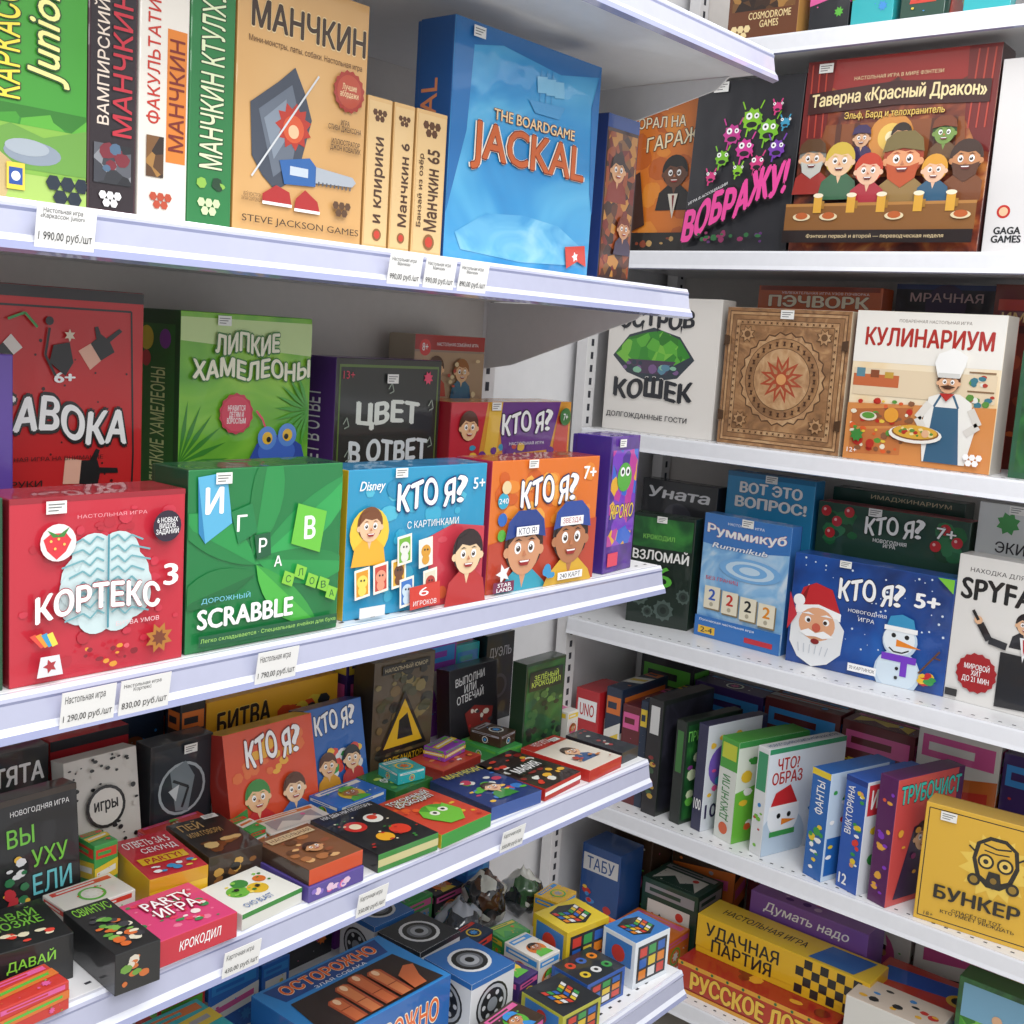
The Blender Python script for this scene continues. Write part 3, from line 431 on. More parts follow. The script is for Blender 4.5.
b=sm(1.262,1.146,L3,.1,.02,.07,6,{'*':'#98281c','t':'#c8402c'},lab('red','behind the front row'),G3); b.on('t').g(.05,.05,.95,.95,10,['#f0a040','#fff','#8a1c18'],.05,.12)
def filler(x,y,z,w,h,d,yaw,seed,grp,name='card_game_box',cat='card game',dark=True,top=False,lean=0):
    R=random.Random(seed)
    pal=[('#1c2e48','dark blue'),('#3e2a1a','dark brown'),('#1e2026','black'),('#641c22','dark red'),('#1a4638','dark green'),('#3a2466','dark purple')] if dark else [('#cc362c','red'),('#e8b82c','yellow'),('#2c70c8','blue'),('#3ea04e','green'),('#e4e0d8','white'),('#903eb0','purple'),('#e4781e','orange'),('#22b0b8','turquoise')]
    c,n=R.choice(pal); ac=R.sample(['#e8c838','#d83e2c','#3a94dc','#ececE4','#5eb83e','#dc742c','#a0a0a6','#e05e9e'],3)
    ph=R.choice(['with a framed picture','with a round emblem','with a bright banner','with a cartoon face'])
    b=Box(x,y,z,w,h,d,yaw,{'*':c},n+' game box '+ph,grp,lid=False,name=name,cat=cat,bev=.001,lean=lean)
    for f in ['f','t','l']+(['r'] if yaw<-50 else []):
        b.on(f)
        if min(b.fw,b.fh)<.018: b.r(.08,.2,.4,.8,ac[0]).r(.5,.35,.9,.65,ac[1]); continue
        b.r(.06,.08,.94,.24,ac[0]).r(.14,.13,.7,.19,c)
        if 'picture' in ph: b.r(.12,.32,.88,.9,ac[1]).p([(.12,.9),(.35,.5),(.55,.75),(.7,.55),(.88,.9)],c).c(.7,.44,.07,ac[2])
        elif 'banner' in ph: b.p([(.0,.4),(1,.3),(1,.6),(.0,.7)],ac[1]).p([(.1,.48),(.9,.4),(.9,.5),(.1,.58)],ac[2]).star(.75,.78,.12,ac[0],8,.6)
        elif 'emblem' in ph: b.c(.5,.6,.28,ac[1]).c(.5,.6,.22,c).star(.5,.6,.17,ac[2],7,.6)
        else: b.c(.5,.62,.33,ac[1]).head(.5,.58,.2,R.choice(['#f0c090','#d89a6a','#b87850']),R.choice(['#2a1a12','#8a4a1c','#c8a040']),R.choice([None,ac[2]]),body=ac[2])
        b.g(.05,.3,.95,.95,6,ac,.015,.04)
    return b
R_=random.Random(11); x=.3
while x<1.5:
    w=R_.uniform(.07,.11); filler(x,1.372,L3,w,R_.uniform(.15,.2),.025,0,int(x*997),G3,dark=R_.random()<.6); x+=w+.004
for i,(x,y,w,h,d,yw,dk,z) in enumerate(((.93,1.14,.1,.02,.05,-4,0,0),(1.045,1.138,.095,.025,.06,3,0,0),(1.385,1.142,.062,.022,.08,0,0,0),(.487,.985,.075,.03,.045,2,0,0),(.624,1.1,.082,.035,.055,0,0,0),(.9,1.145,.026,.03,.05,0,0,0),(1.4,1.15,.045,.02,.06,8,1,.0225),(1.565,1.14,.03,.05,.08,0,0,0),(.8,1.215,.09,.03,.03,0,0,0),(.69,1.16,.03,.07,.04,0,0,0),(1.17,1.15,.05,.018,.05,-8,0,.0205),(1.29,1.17,.06,.018,.04,10,0,.0205))):
    filler(x,y,L3+z,w,h,d,yw,i*17+5,G3,dark=bool(dk),top=True)
for i,(x,y,w,h,d,dk) in enumerate(((1.37,1.302,.08,.17,.03,0),(1.28,1.302,.08,.2,.03,0),(1.2,1.302,.07,.19,.03,1),(.53,1.25,.06,.11,.03,0),(.9,1.302,.04,.16,.03,1),(.47,1.2,.09,.12,.03,1),(1.45,1.302,.06,.15,.03,0))): filler(x,y,L3,w,h,d,0,i*31+7,G3,dark=bool(dk))
# deepest shelf of the unit
G4='puzzle and game boxes on the bottom shelf'
def speaker(x,y,z,w,h,d,yaw,acc,lbl):
    b=sm(x,y,z,w,h,d,yaw,{'*':'#e0e2e4','t':acc},lbl,G4,name='toy_box',cat='toy box')
    for f in('f','l'):
        b.on(f).r(0,.0,1,.1,acc).c(.5,.53,.38,'#16181a').c(.5,.53,.34,'#b8bcc0').c(.5,.53,.28,'#1c1e22').c(.5,.53,.12,'#8a9096'); 
        for k in range(6): b.c(.5+.2*math.cos(k*1.047),.53+.2*math.sin(k*1.047),.045,'#d6d8da',n=8); b.ly-=.6
    b.on('t').c(.5,.5,.36,'#e0e2e4').c(.5,.5,.3,'#16181a').c(.5,.5,.22,'#6a6e74').c(.5,.5,.16,'#a8acb2').c(.5,.5,.08,'#16181a'); return b
speaker(1.199,1.009,L4,.093,.09,.1,-2,'#2a6ab0','white toy box with black disc pictures and blue top')
speaker(1.208,1.122,L4,.093,.09,.09,2,'#20242a','white toy box with black disc pictures and dark top')
speaker(1.211,1.225,L4,.086,.09,.08,-1,'#2a6ab0','small white toy box with disc picture behind another')
def cube(x,y,z,w,h,d,yaw,c,ct,lbl,dots=True):
    b=sm(x,y,z,w,h,d,yaw,{'*':c,'t':ct},lbl,G4,name='puzzle_cube_box',cat='puzzle toy'); cols=['#d03a2a','#3a9a4a','#2a62b8','#e0c030','#e0801a','#e4e4e4']
    b.on('t')
    if dots:
        for i in range(3):
            for j in range(2): b.c(.22+.28*i,.28+.42*j,.12,cols[(i*2+j*3)%6],n=12).c(.22+.28*i,.28+.42*j,.05,'#222',n=8); b.ly-=1.2
    else:
        b.p([(.2,.2),(.5,.08),(.8,.2),(.5,.34)],'#20242a').p([(.2,.2),(.5,.34),(.5,.9),(.2,.72)],'#15171a').p([(.8,.2),(.5,.34),(.5,.9),(.8,.72)],'#202226')
        for i in range(3):
            for j in range(3):
                x0=.22+.094*i; y0=.25+.16*j+.045*i; b.p([(x0,y0),(x0+.075,y0+.035),(x0+.075,y0+.155),(x0,y0+.12)],cols[(i+j*2)%6])
                x0=.52+.094*i; y0=.36+.16*j-.045*i; b.p([(x0,y0),(x0+.075,y0-.035),(x0+.075,y0+.085),(x0,y0+.12)],cols[(i*2+j+1)%6]); b.ly-=1.2
    b.on('f'); b.r(.08,.12,.92,.9,'#20242a')
    for i in range(3):
        for j in range(3): b.r(.14+.26*i,.18+.24*j,.34+.26*i,.37+.24*j,cols[(i+j*2)%6]); b.ly-=.6
    b.on('r').r(.1,.1,.9,.9,'#3a7ac0').c(.5,.5,.25,'#e0c030'); b.on('l').r(.1,.1,.9,.6,'#3a7ac0').c(.5,.4,.2,'#d03a2a'); return b
cube(1.378,.93,L4,.09,.05,.075,-5,'#2a5ab0','#20242e','boxed puzzle with coloured dots on a dark lid')
cube(1.428,1.01,L4,.095,.085,.08,-9,'#d8b820','#e4c830','yellow boxed colour puzzle cube',False)
cube(1.49,.92,L4,.085,.08,.07,-7,'#e4eaf0','#3a7ac0','blue and white boxed colour puzzle cube',False)
cube(1.285,.905,L4,.084,.05,.085,-5,'#b8b83a','#20242a','boxed puzzle with black lid and coloured tiles',False)
b=sm(.93,1.02,L4,.235,.116,.15,0,{'*':'#1c62ac','t':'#2c88d0'},'large blue toy box with a window and orange lettering',G4,name='toy_box',cat='toy box')
b.on('t').p([(.06,.04),(.94,.04),(.9,.3),(.1,.3)],'#14448a').t('ОСТОРОЖНО',.14,.08,.86,.23,'#f06a1c','#fff0d0',ow=.05,b=.03).p([(.1,.36),(.9,.36),(.95,.97),(.05,.97)],'#2a1c18')
for k,(x,l_) in enumerate(((.3,.3),(.42,.42),(.54,.46),(.66,.4))):
    b.p([(x-.05,.95),(x-.055,.9-l_),(x-.03,.86-l_),(x+.03,.86-l_),(x+.055,.9-l_),(x+.05,.95)],'#a84a26').p([(x-.035,.95),(x-.04,.9-l_),(x-.02,.87-l_),(x+.02,.87-l_),(x+.035,.9-l_),(x+.03,.95)],['#c8683a','#d07a48'][k%2]).c(x,.92-l_,.03,'#f0c8a0',.05).l([(x-.04,.75),(x+.04,.75)],.012,'#8a3818')
b.p([(.72,.95),(.74,.7),(.84,.6),(.9,.64),(.84,.82),(.82,.95)],'#c8683a').t('ЗЛАЯ СОБАКА',.3,.3,.7,.345,W)
b.on('f').t('ОСТОРОЖНО',.1,.2,.9,.5,'#e8661c','#fff0d0')
def bag(x,y,z,r,h,col,lbl,seed):
    bm=bmesh.new(); bmesh.ops.create_icosphere(bm,subdivisions=4,radius=1)
    for v in bm.verts:
        n_=noise.noise(v.co*2.3+Vector((seed,0,0)))*.22+abs(noise.noise(v.co*6+Vector((seed,3,0))))*.12
        q=v.co*(1+n_-.1); zz=(q.z+1)*.5; pin=1 if zz<.7 else max(.35,1-(zz-.7)*1.8)
        v.co=Vector((q.x*r*pin,q.y*r*pin,max(0,zz)*h))
    me=bpy.data.meshes.new('toy_bag'); bm.to_mesh(me); bm.free()
    m,nt,bb=base('bag_film_'+str(seed)); bb.inputs['Roughness'].default_value=.12; bb.inputs['Coat Weight'].default_value=1
    t=nt.nodes.new('ShaderNodeTexVoronoi'); t.inputs['Scale'].default_value=42; tc=nt.nodes.new('ShaderNodeTexCoord'); nt.links.new(tc.outputs['Object'],t.inputs['Vector'])
    rr=nt.nodes.new('ShaderNodeValToRGB'); rr.color_ramp.interpolation='CONSTANT'; e=rr.color_ramp.elements; e[0].color=lin(col[0]); e[1].position=.45; e[1].color=lin(col[1]); q=e.new(.7); q.color=lin(col[2])
    sp=nt.nodes.new('ShaderNodeSeparateColor'); nt.links.new(t.outputs['Color'],sp.inputs[0]); nt.links.new(sp.outputs[0],rr.inputs[0]); nt.links.new(rr.outputs[0],bb.inputs['Base Color'])
    me.materials.append(m)
    for p_ in me.polygons: p_.use_smooth=True
    o=bpy.data.objects.new('toy_bag',me); COL.objects.link(o); o.location=(x,y,z); o['label']=lbl; o['category']='toy bag'; o['group']='bagged toys on the bottom shelf'
bag(1.37,1.19,L4,.042,.1,('#16181c','#2a2e36','#8a8e96'),'crumpled glossy dark bag of small toys',1)
bag(1.46,1.215,L4,.042,.11,('#1a1c20','#4a3020','#b8b8b0'),'crumpled glossy brown bag of small toys',5)
bag(1.55,1.2,L4,.036,.09,('#20262a','#3a5a3a','#c8c8c0'),'crumpled glossy green bag of small toys',9)
R_=random.Random(5)
for row,(yy,hh) in enumerate(((1.265,.08),(1.335,.12))):
    x=(.85,.9)[row]
    while x<1.5:
        w=R_.uniform(.05,.09)
        if not(row==0 and 1.12<x+w and x<1.3): filler(x,yy,L4,w,hh*R_.uniform(.8,1.25),.055,0,int(x*331)+row*77,G4,dark=R_.random()<.4,name='toy_box',cat='toy box')
        x+=w+.006
for i,(x,y,w,h,d,yw) in enumerate(((1.312,1.11,.06,.07,.045,6),(1.385,1.105,.06,.05,.045,-8),(1.535,1.11,.06,.06,.05,5),(1.53,1.01,.055,.045,.07,-3),(1.195,.925,.08,.045,.06,4),(.62,1.0,.12,.1,.1,-2),(.75,1.02,.12,.07,.1,3),(.78,1.15,.12,.09,.1,0),(1.305,1.005,.05,.05,.09,3),(1.365,1.015,.05,.06,.075,-3),(.64,1.15,.1,.08,.1,2))):
    filler(x,y,L4,w,h,d,yw,i*13+2,G4,dark=i%4==0,top=True,name='toy_box',cat='toy box')
# ------------------------------------------------------------ right-hand unit
H1='board games on the upper wall shelf'
def rb(y0,x,z,w,h,d,cols,label,grp,yaw=-90,**k): return Box(x,y0,z,w,h,d,yaw,cols,label,grp,**k)
b=rb(1.35,2.24,R0,.16,.22,.12,{'*':'#b88848'},'wooden coloured board game box with hexagon marks','board games on the top wall shelf'); b.r(0,.5,1,1,'#6a3a1c').r(.05,.35,.95,.7,'brownart').t('COSMODROME\nGAMES',.3,.72,.9,.86,'#f0d8a0').hexes(.1,.86,.05,'#f0d8a0')
for i,(y0,c) in enumerate(((1.17,'#2a1a14'),(1.08,'#b88a4a'),(.98,'#e8e0d0'),(.86,'#3a2a6a'),(.72,'#7a8a3a'))): filler(2.25,y0,R0,.085 if i<4 else .13,.2,.12,-90,i+60,'board games on the top wall shelf',name='board_game_box',cat='board game',dark=i%2==0)
b=rb(1.639,2.32,R1,.222,.345,.06,{'*':'#28160e','f':'#dc781e','t':'#1a1210','l':'#2a1c14'},'orange and black board game box with a suited man',H1,sticker=('f',.35,.01,.03)); b.g(.02,.02,.98,.98,20,['#e88e2a','#c46016'],.06,.16).t('ОРАЛ НА',.12,.1,.7,.17,'#fff0d0','#2a1008').t('ГАРАЖЕ',.25,.2,.95,.29,'#f8e8c0','#2a1008',tilt=.1).head(.62,.47,.14,'#6a4028','#120c08',body='#16120f').p([(.56,.6),(.68,.6),(.63,.76)],'#e8e0d0').p([(.61,.61),(.64,.61),(.63,.72)],'#801818').p([(.05,.5),(.2,.45),(.3,.8),(.1,.85)],'#3a1a0c').r(0,.85,1,1,'#16120f').g(.05,.86,.95,.98,8,['#c8a060','#8a3a1a'],.02,.05)
b=rb(1.412,2.23,R1,.25,.356,.06,{'*':'#1c1e24','f':'#222329','l':'#101216','t':'#3a3c42'},'black board game box with pink and green monster doodles',H1,sticker=('f',.16,.01,.035),lean=3)
for cx,cy,rr,cc in((.55,.24,.1,'#8aca2a'),(.38,.32,.09,'#c83a92'),(.72,.31,.1,'#7ac02a'),(.52,.41,.09,'#d83a9a'),(.82,.42,.08,'#7a3ab0'),(.32,.46,.07,'#7ac02a'),(.66,.5,.07,'#d83a82'),(.88,.28,.045,'#3a9ac0'),(.24,.57,.05,'#d83a82'),(.8,.19,.045,'#d83a82'),(.5,.54,.05,'#8aca2a')):
    b.star(cx,cy,rr,cc,9,.78).c(cx,cy+rr*.3,rr*.5,'#1a1a1e',rr*.25).c(cx-.03,cy-.02,rr*.3,W,n=10).c(cx+.04,cy-.02,rr*.24,W,n=10).c(cx-.03,cy-.02,rr*.12,'#111',n=8).c(cx+.04,cy-.02,rr*.1,'#111',n=8).l([(cx-rr*.7,cy-rr*.6),(cx-rr,cy-rr*1.05)],.012,cc).l([(cx+rr*.7,cy-rr*.6),(cx+rr,cy-rr*1.05)],.012,cc).l([(cx-rr*.3,cy+rr*.5),(cx-rr*.4,cy+rr)],.014,cc)
b.t('ВОБРАЖУ!',.03,.62,.97,.8,'#f04aa2','#12080e',tilt=.32,b=.06,ow=.1,wv=.1,skew=.15).t('ИГРА В АССОЦИАЦИИ',.06,.66,.42,.68,W,tilt=.32).g(.15,.88,.9,.98,20,['#5a2a6a','#2a6a3a','#8a2a5a'],.015,.035)
b=rb(1.157,2.23,R1,.382,.374,.075,{'*':'#3a1210','f':'tavern','l':'#2a0e0c','t':'#7a2a1a'},'dark red tavern themed board game box with painted guests',H1,sticker=('f',.07,.02,.03),lean=2)
b.p([(0,0),(1,0),(1,.2),(.86,.14),(.7,.22),(.5,.12),(.3,.22),(.14,.14),(0,.24)],'#98201a').p([(0,0),(.16,0),(.14,.35),(.06,.5),(0,.52)],'#701412').p([(1,0),(.84,0),(.86,.35),(.94,.5),(1,.52)],'#701412')
for x in(.03,.07,.11,.89,.93,.97): b.l([(x,.02),(x+(.01 if x<.5 else -.01),.4)],.008,'#b8402e')
b.p([(.14,.34),(.86,.34),(.9,.62),(.1,.62)],'#8a4a20').c(.5,.42,.12,'#d89040').c(.5,.42,.07,'#f0c860').c(.5,.42,.03,'#fff0c0')
for x in(.2,.3,.7,.8): b.r(x,.34,x+.03,.6,'#5a2a14'); b.ly-=.6
b.ly+=.6
b.t('НАСТОЛЬНАЯ ИГРА В МИРЕ ФЭНТЕЗИ',.27,.1,.73,.12,'#f0d8a8').p([(.03,.17),(.5,.14),(.97,.17),(.97,.28),(.5,.26),(.03,.28)],'#3a0c08').t('Таверна «Красный Дракон»',.05,.16,.95,.245,'#f6e2ac','#2a0806',b=.03,arc=.2).t('Эльф, Бард и телохранитель',.24,.28,.76,.325,'#f0c860','#2a0c08')
for cx,cy,rr,sk,ha,ht,bd,bo in((.35,.42,.045,'#e0b088','#6a3a1a','#3a2a5a',None,'#3a2a5a'),(.56,.42,.05,'#d8a078','#2a1a12',None,'#3a2414','#3a4a6a'),(.78,.42,.055,'#7a9a4a','#2a4a1a','#7a3a1a',None,'#6a4a2a'),(.1,.52,.07,'#e8b890','#8a8a84','#5a3a1a','#c8c8c0','#a02a20'),(.26,.54,.075,'#f0c8a0','#d8b840',None,None,'#3a6a4a'),(.91,.56,.075,'#c88858','#3a2014',None,'#5a3018','#7a421c'),(.6,.55,.095,'#e8a070','#a83a14','#7a6a3a','#c05020','#9a7a44'),(.43,.6,.07,'#f0c0a0','#c83a1c',None,None,'#b02a3a'),(.77,.61,.06,'#f0c0a0','#e0a030',None,None,'#2a5a7a')): b.head(cx,cy,rr,sk,ha,ht,bd,'#6a1414',bo)
b.p([(0,.76),(1,.76),(1,.9),(0,.9)],'#8a5a28').p([(0,.76),(1,.76),(1,.775),(0,.775)],'#b88040')
for x in(.34,.5,.69,.85,.16): b.r(x,.72,x+.045,.81,'#e0a83a').c(x+.022,.72,.028,'#f8ecd0',.012).r(x+.045,.75,x+.06,.79,'#a87828')
for x in(.1,.25,.6,.93): b.c(x,.83,.05,'#e8d8b0',.02).c(x,.825,.035,'#c0602a',.018)
b.r(.0,.9,1,.965,'#1a0908').t('Фэнтези первой и второй — переводческая неделя',.14,.92,.86,.945,'#f0d8a8')
b=rb(.771,2.24,R1,.2,.345,.07,{'*':'#e4e2e2'},'white board game box with a small round red emblem',H1); b.c(.16,.78,.06,'#c82a22').c(.16,.78,.04,'#f0c8a0').t('GAGA\nGAMES',.08,.86,.34,.94,'#1a1a1a',b=.04).g(.3,.3,.95,.7,16,['#c8c8cc','#d0c8c8'],.05,.12)
H2='board games on the second wall shelf'
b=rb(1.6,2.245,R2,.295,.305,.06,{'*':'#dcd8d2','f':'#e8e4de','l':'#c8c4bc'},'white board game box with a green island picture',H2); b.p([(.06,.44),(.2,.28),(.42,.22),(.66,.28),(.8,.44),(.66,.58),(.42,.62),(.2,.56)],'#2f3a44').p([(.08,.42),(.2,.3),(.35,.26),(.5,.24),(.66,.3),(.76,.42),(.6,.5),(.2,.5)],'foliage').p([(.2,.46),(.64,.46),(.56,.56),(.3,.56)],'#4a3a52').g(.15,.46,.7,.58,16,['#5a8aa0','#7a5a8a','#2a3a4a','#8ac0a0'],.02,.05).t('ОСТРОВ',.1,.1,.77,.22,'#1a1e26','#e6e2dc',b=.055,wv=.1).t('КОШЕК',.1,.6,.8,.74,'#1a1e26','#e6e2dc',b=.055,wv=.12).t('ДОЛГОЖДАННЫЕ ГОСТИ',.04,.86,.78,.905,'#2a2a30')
for x in(.14,.31,.45,.66): b.p([(x,.2),(x+.02,.2),(x+.01,.26)],'#1a1e26')
b=rb(1.286,2.235,R2,.282,.29,.075,{'*':'#e0d4b8','f':'leather','t':'#e0d4c0','l':'#7a5430'},'brown embossed leather look board game box like old book',H2,sticker=('f',.45,.01,.03))
for q,cc in((.025,'#5a3c24'),(.032,'leather2'),(.05,'#6a4a2c'),(.056,'leather'),(.085,'#5a3c24'),(.09,'leather2'),(.12,'#6a4a2c'),(.125,'leather')): b.p([(q,q),(1-q,q),(1-q,1-q),(q,1-q)],cc)
b.star(.5,.5,.35,'#5a3c24',24,.94).star(.5,.5,.34,'leather2',24,.93).c(.5,.5,.3,'#5a3c24',n=40).c(.5,.5,.295,'leather',n=40).c(.5,.5,.23,'#5a3c24',n=40).c(.5,.5,.225,'leather2',n=40).star(.5,.5,.18,'#a8482a',12,.55).star(.5,.5,.13,'leather2',12,.5).star(.5,.5,.1,'#a8482a',8,.5).c(.5,.5,.04,'#d89a60')
for k in range(28):
    a=k*math.pi/14; x=.5+.262*math.cos(a);y=.5+.254*math.sin(a)
    b.p([(x-.012,y-.016),(x+.012,y-.016),(x+.006,y+.0),(x+.012,y+.016),(x-.012,y+.016),(x-.004,y)],'#4a2c14'); b.ly-=.6
for k in range(16):
    for y in(.105,.895): b.star(.14+.048*k,y,.014,'#5a3c20',4,.4); b.ly-=.6
    for x in(.105,.895): b.star(x,.14+.048*k,.014,'#5a3c20',4,.4); b.ly-=.6
for x,y in((.19,.19),(.81,.19),(.19,.81),(.81,.81)): b.star(x,y,.068,'#5a3c20',8,.6); b.star(x,y,.058,'leather2',8,.6).c(x,y,.025,'#6a4a2c')
for y in(.2,.75): b.p([(0,y),(.05,y+.01),(.05,y+.07),(0,y+.08)],'#4a3018').p([(1,y),(.95,y+.01),(.95,y+.07),(1,y+.08)],'#4a3018')
b=rb(.992,2.23,R2,.289,.293,.07,{'*':'#d8d2c8','f':'kitchen','l':'#a83a22','t':'#d8d0c4'},'cream board game box with a chef holding a plate',H2)
b.r(0,0,1,.34,'#f2efe8').t('ПОВАРЕННАЯ НАСТОЛЬНАЯ ИГРА',.3,.05,.78,.07,'#6a5a50').t('КУЛИНАРИУМ',.08,.11,.93,.225,'#b02419',b=.035)
b.r(.02,.38,.98,.56,'#e8d4b4').r(.02,.42,.34,.5,'#c86a3e').r(.04,.38,.1,.44,'#5a8a9a').r(.14,.39,.2,.44,'#8a4a2a').r(.24,.4,.3,.44,'#c8a040').r(.8,.36,.97,.37,'#8a6a4a').r(.8,.48,.97,.49,'#8a6a4a').g(.79,.37,.98,.48,9,['#3a7a8a','#e8e8e0','#b83a2a','#5a903a'],.015,.03).g(.79,.49,.98,.6,9,['#3a7a8a','#e8e8e0','#b83a2a','#5a903a'],.015,.03)
b.p([(.0,.62),(1,.58),(1,1),(0,1)],'#d88e4c').p([(.04,.66),(.46,.62),(.44,.74),(.04,.78)],'#b86a36').p([(.04,.8),(.4,.76),(.4,.94),(.04,.96)],'#c87840').g(.02,.56,.48,.95,60,['#e0602a','#5a983a','#ecc844','#c02a1c','#f0e8d0','#8a5a3a'],.012,.03).c(.16,.7,.06,'#e8e0d0',.03).c(.16,.695,.045,'#5a983a',.022).c(.32,.68,.05,'#e8a030').c(.1,.86,.04,'#c02a1c')
b.p([(.56,.54),(.64,.51),(.76,.51),(.84,.56),(.88,.74),(.84,.96),(.56,.96),(.53,.74)],'#f0eee8').p([(.6,.6),(.76,.6),(.8,.96),(.57,.96)],'#35607e').l([(.6,.6),(.64,.52)],.014,'#35607e').l([(.76,.6),(.72,.52)],.014,'#35607e').l([(.57,.58),(.5,.68),(.54,.74)],.05,'#e4e0d8').l([(.84,.6),(.9,.7),(.82,.76)],.05,'#dcd8d0')
b.head(.68,.44,.07,'#e8b48c','#5a3018').p([(.61,.41),(.58,.32),(.6,.26),(.65,.24),(.69,.22),(.74,.24),(.79,.27),(.78,.33),(.75,.41)],'#f8f8f6').p([(.61,.38),(.75,.38),(.75,.41),(.61,.41)],'#d8d8d4').p([(.63,.465),(.68,.455),(.73,.465),(.7,.48),(.66,.48)],'#4a2814').p([(.63,.51),(.73,.51),(.68,.56)],'#b82a22')
b.c(.5,.79,.18,'#f4f0e8',.06).c(.5,.78,.16,'#8a5a28',.05).c(.5,.775,.15,'#e0ac3a',.045).g(.37,.74,.63,.81,18,['#b82a1c','#5a903a','#f0dca0'],.01,.02).c(.57,.78,.025,'#e8b48c')
b.t('12+',.04,.92,.11,.95,W).star(.1,.83,.05,'#3a8a3a',8,.7).c(.2,.88,.03,'#b82a1c').hexes(.85,.9,.022,W)
b=rb(1.307,2.4,R2,.29,.347,.06,{'*':'#c0562c','f':'#d0683c'},'orange board game box with pale lettering behind others',H2); b.r(.02,0,.98,.03,'#8a341e').t('УВЛЕКАТЕЛЬНАЯ ИГРА УЗОВ ПЭЧВОРКА',.2,.035,.9,.05,W).t('ПЭЧВОРК',.1,.06,.9,.13,'#fcf0d4','#6a2010',b=.04).g(.02,.2,.98,.4,12,['#3a8a7a','#e8b040'],.05,.1)
b=rb(1.009,2.45,R2,.215,.36,.06,{'*':'#241a2a','f':'darkart','t':'#3a4a7a'},'dark board game box with dim artwork behind others',H2); b.r(.0,.0,1,.03,'#2a3a6a').c(.5,.12,.2,'#3a2a4a').t('МРАЧНАЯ',.15,.05,.85,.1,'#c8a8a8','#14101c')
b=rb(.788,2.4,R2,.18,.36,.06,{'*':'#5a1c14','f':'#6a2418','t':'#8a3a20'},'brown and red board game box standing behind',H2); b.r(.05,.08,.95,.14,'#b83a22').r(.05,.22,.95,.26,'#3a100c').g(.05,.3,.95,.9,14,['#8a3a20','#c8602a','#3a1410'],.05,.1).t('ИМПЕРИЯ',.1,.15,.9,.2,'#d8b070')
b=rb(.671,2.23,R2,.2,.232,.05,{'*':'#1c4a2e','f':'#24583a','l':'#143a24'},'dark green board game box at the shelf edge',H2); b.r(.05,.05,.95,.95,'greenart')
H3='board games on the third wall shelf'
b=rb(1.516,2.282,R3,.156,.262,.05,{'*':'#14301c','f':'#10241a','l':'#0c1a12'},'black and green card game box with gear artwork',H3,yaw=-79,sticker=('f',.4,.01,.025)); b.r(.03,.03,.97,.3,'greenart')
for cx,cy,rr in((.2,.75,.15),(.6,.85,.17),(.9,.7,.12),(.35,.95,.1),(.5,.66,.08)): b.star(cx,min(cy,.88),rr,'#4a5a54',10,.8).c(cx,min(cy,.88),rr*.6,'#2a3832').c(cx,min(cy,.88),rr*.3,'#12201a')
b.t('ВЗЛОМАЙ',.05,.3,.94,.41,'#f4f4f0','#0a140e',b=.03,wv=.04).t('6',.42,.46,.7,.64,'#5ab83a','#0a140e').t('КРОКОДИЛ',.2,.18,.7,.23,'#8ad060')
b=rb(1.34,2.31,R3,.225,.284,.045,{'*':'#3a7ac8','f':'icy','l':'#1c4a90','t':'#4a8ad0'},'icy blue board game box with numbered tiles',H3,yaw=-94,sticker=('f',.45,.0,.03)); b.p([(0,0),(1,0),(1,.22),(.5,.27),(0,.24)],'#3a7ac4').t('НАСТОЛЬНАЯ ИГРА',.28,.05,.7,.07,W).t('Руммикуб',.05,.1,.95,.19,'#f4f4f4','#c82030',ow=.04,b=.03,arc=-.25).t('Rummikub',.12,.225,.76,.265,'#f4f8fc','#3a6ab0',skew=.2).t('БЕЗ ГРАНИЦ',.08,.5,.46,.535,'#e03040')
for k,rr in enumerate((.36,.28,.2,.12)): b.c(.58,.4,rr,['#7ab4e8','#c8e2f6'][k%2],rr*.32)
for i,(ch,cc) in enumerate((('2','#2a5ac0'),('2','#c8281c'),('2','#1a1a1a'),('2','#e8901c'))):
    x=.08+i*.215; y0_=.58+i*.014
    b.p([(x+.012,y0_+.012),(x+.2,y0_+.012),(x+.2,y0_+.192),(x+.012,y0_+.192)],'#8a7a5a').p([(x,y0_),(x+.185,y0_),(x+.185,y0_+.18),(x,y0_+.18)],'#f0e8d0').t(ch,x+.055,y0_+.025,x+.13,y0_+.11,cc,b=.03).c(x+.092,y0_+.145,.022,'#b8b098')
b.r(0,.83,1,1,'#2e74c0').t('Логическая настольная игра',.05,.85,.7,.875,W).r(.05,.91,.25,.97,'#f0c030').t('2-4',.08,.92,.22,.96,'#123').r(.6,.92,.92,.96,'#c82030')
b=rb(1.094,2.275,R3,.337,.237,.065,{'*':'#12398a','f':'snowblue','l':'#0e2a64','t':'#1c50a0'},'winter blue board game box with bearded man and snowman',H3,yaw=-88,sticker=('f',.3,.0,.025))
for i in range(60): b.c(b.rnd.uniform(.03,.97),b.rnd.uniform(.03,.9),b.rnd.uniform(.004,.012),'#d8e4f0',n=6); b.ly-=.6
b.ly+=.6
kto(b,.31,.15,.71,.33,'#0a1c4a').t('5+',.78,.17,.92,.29,W,b=.04).t('НОВОГОДНЯЯ',.38,.41,.62,.445,W).t('ИГРА',.45,.47,.55,.505,W)
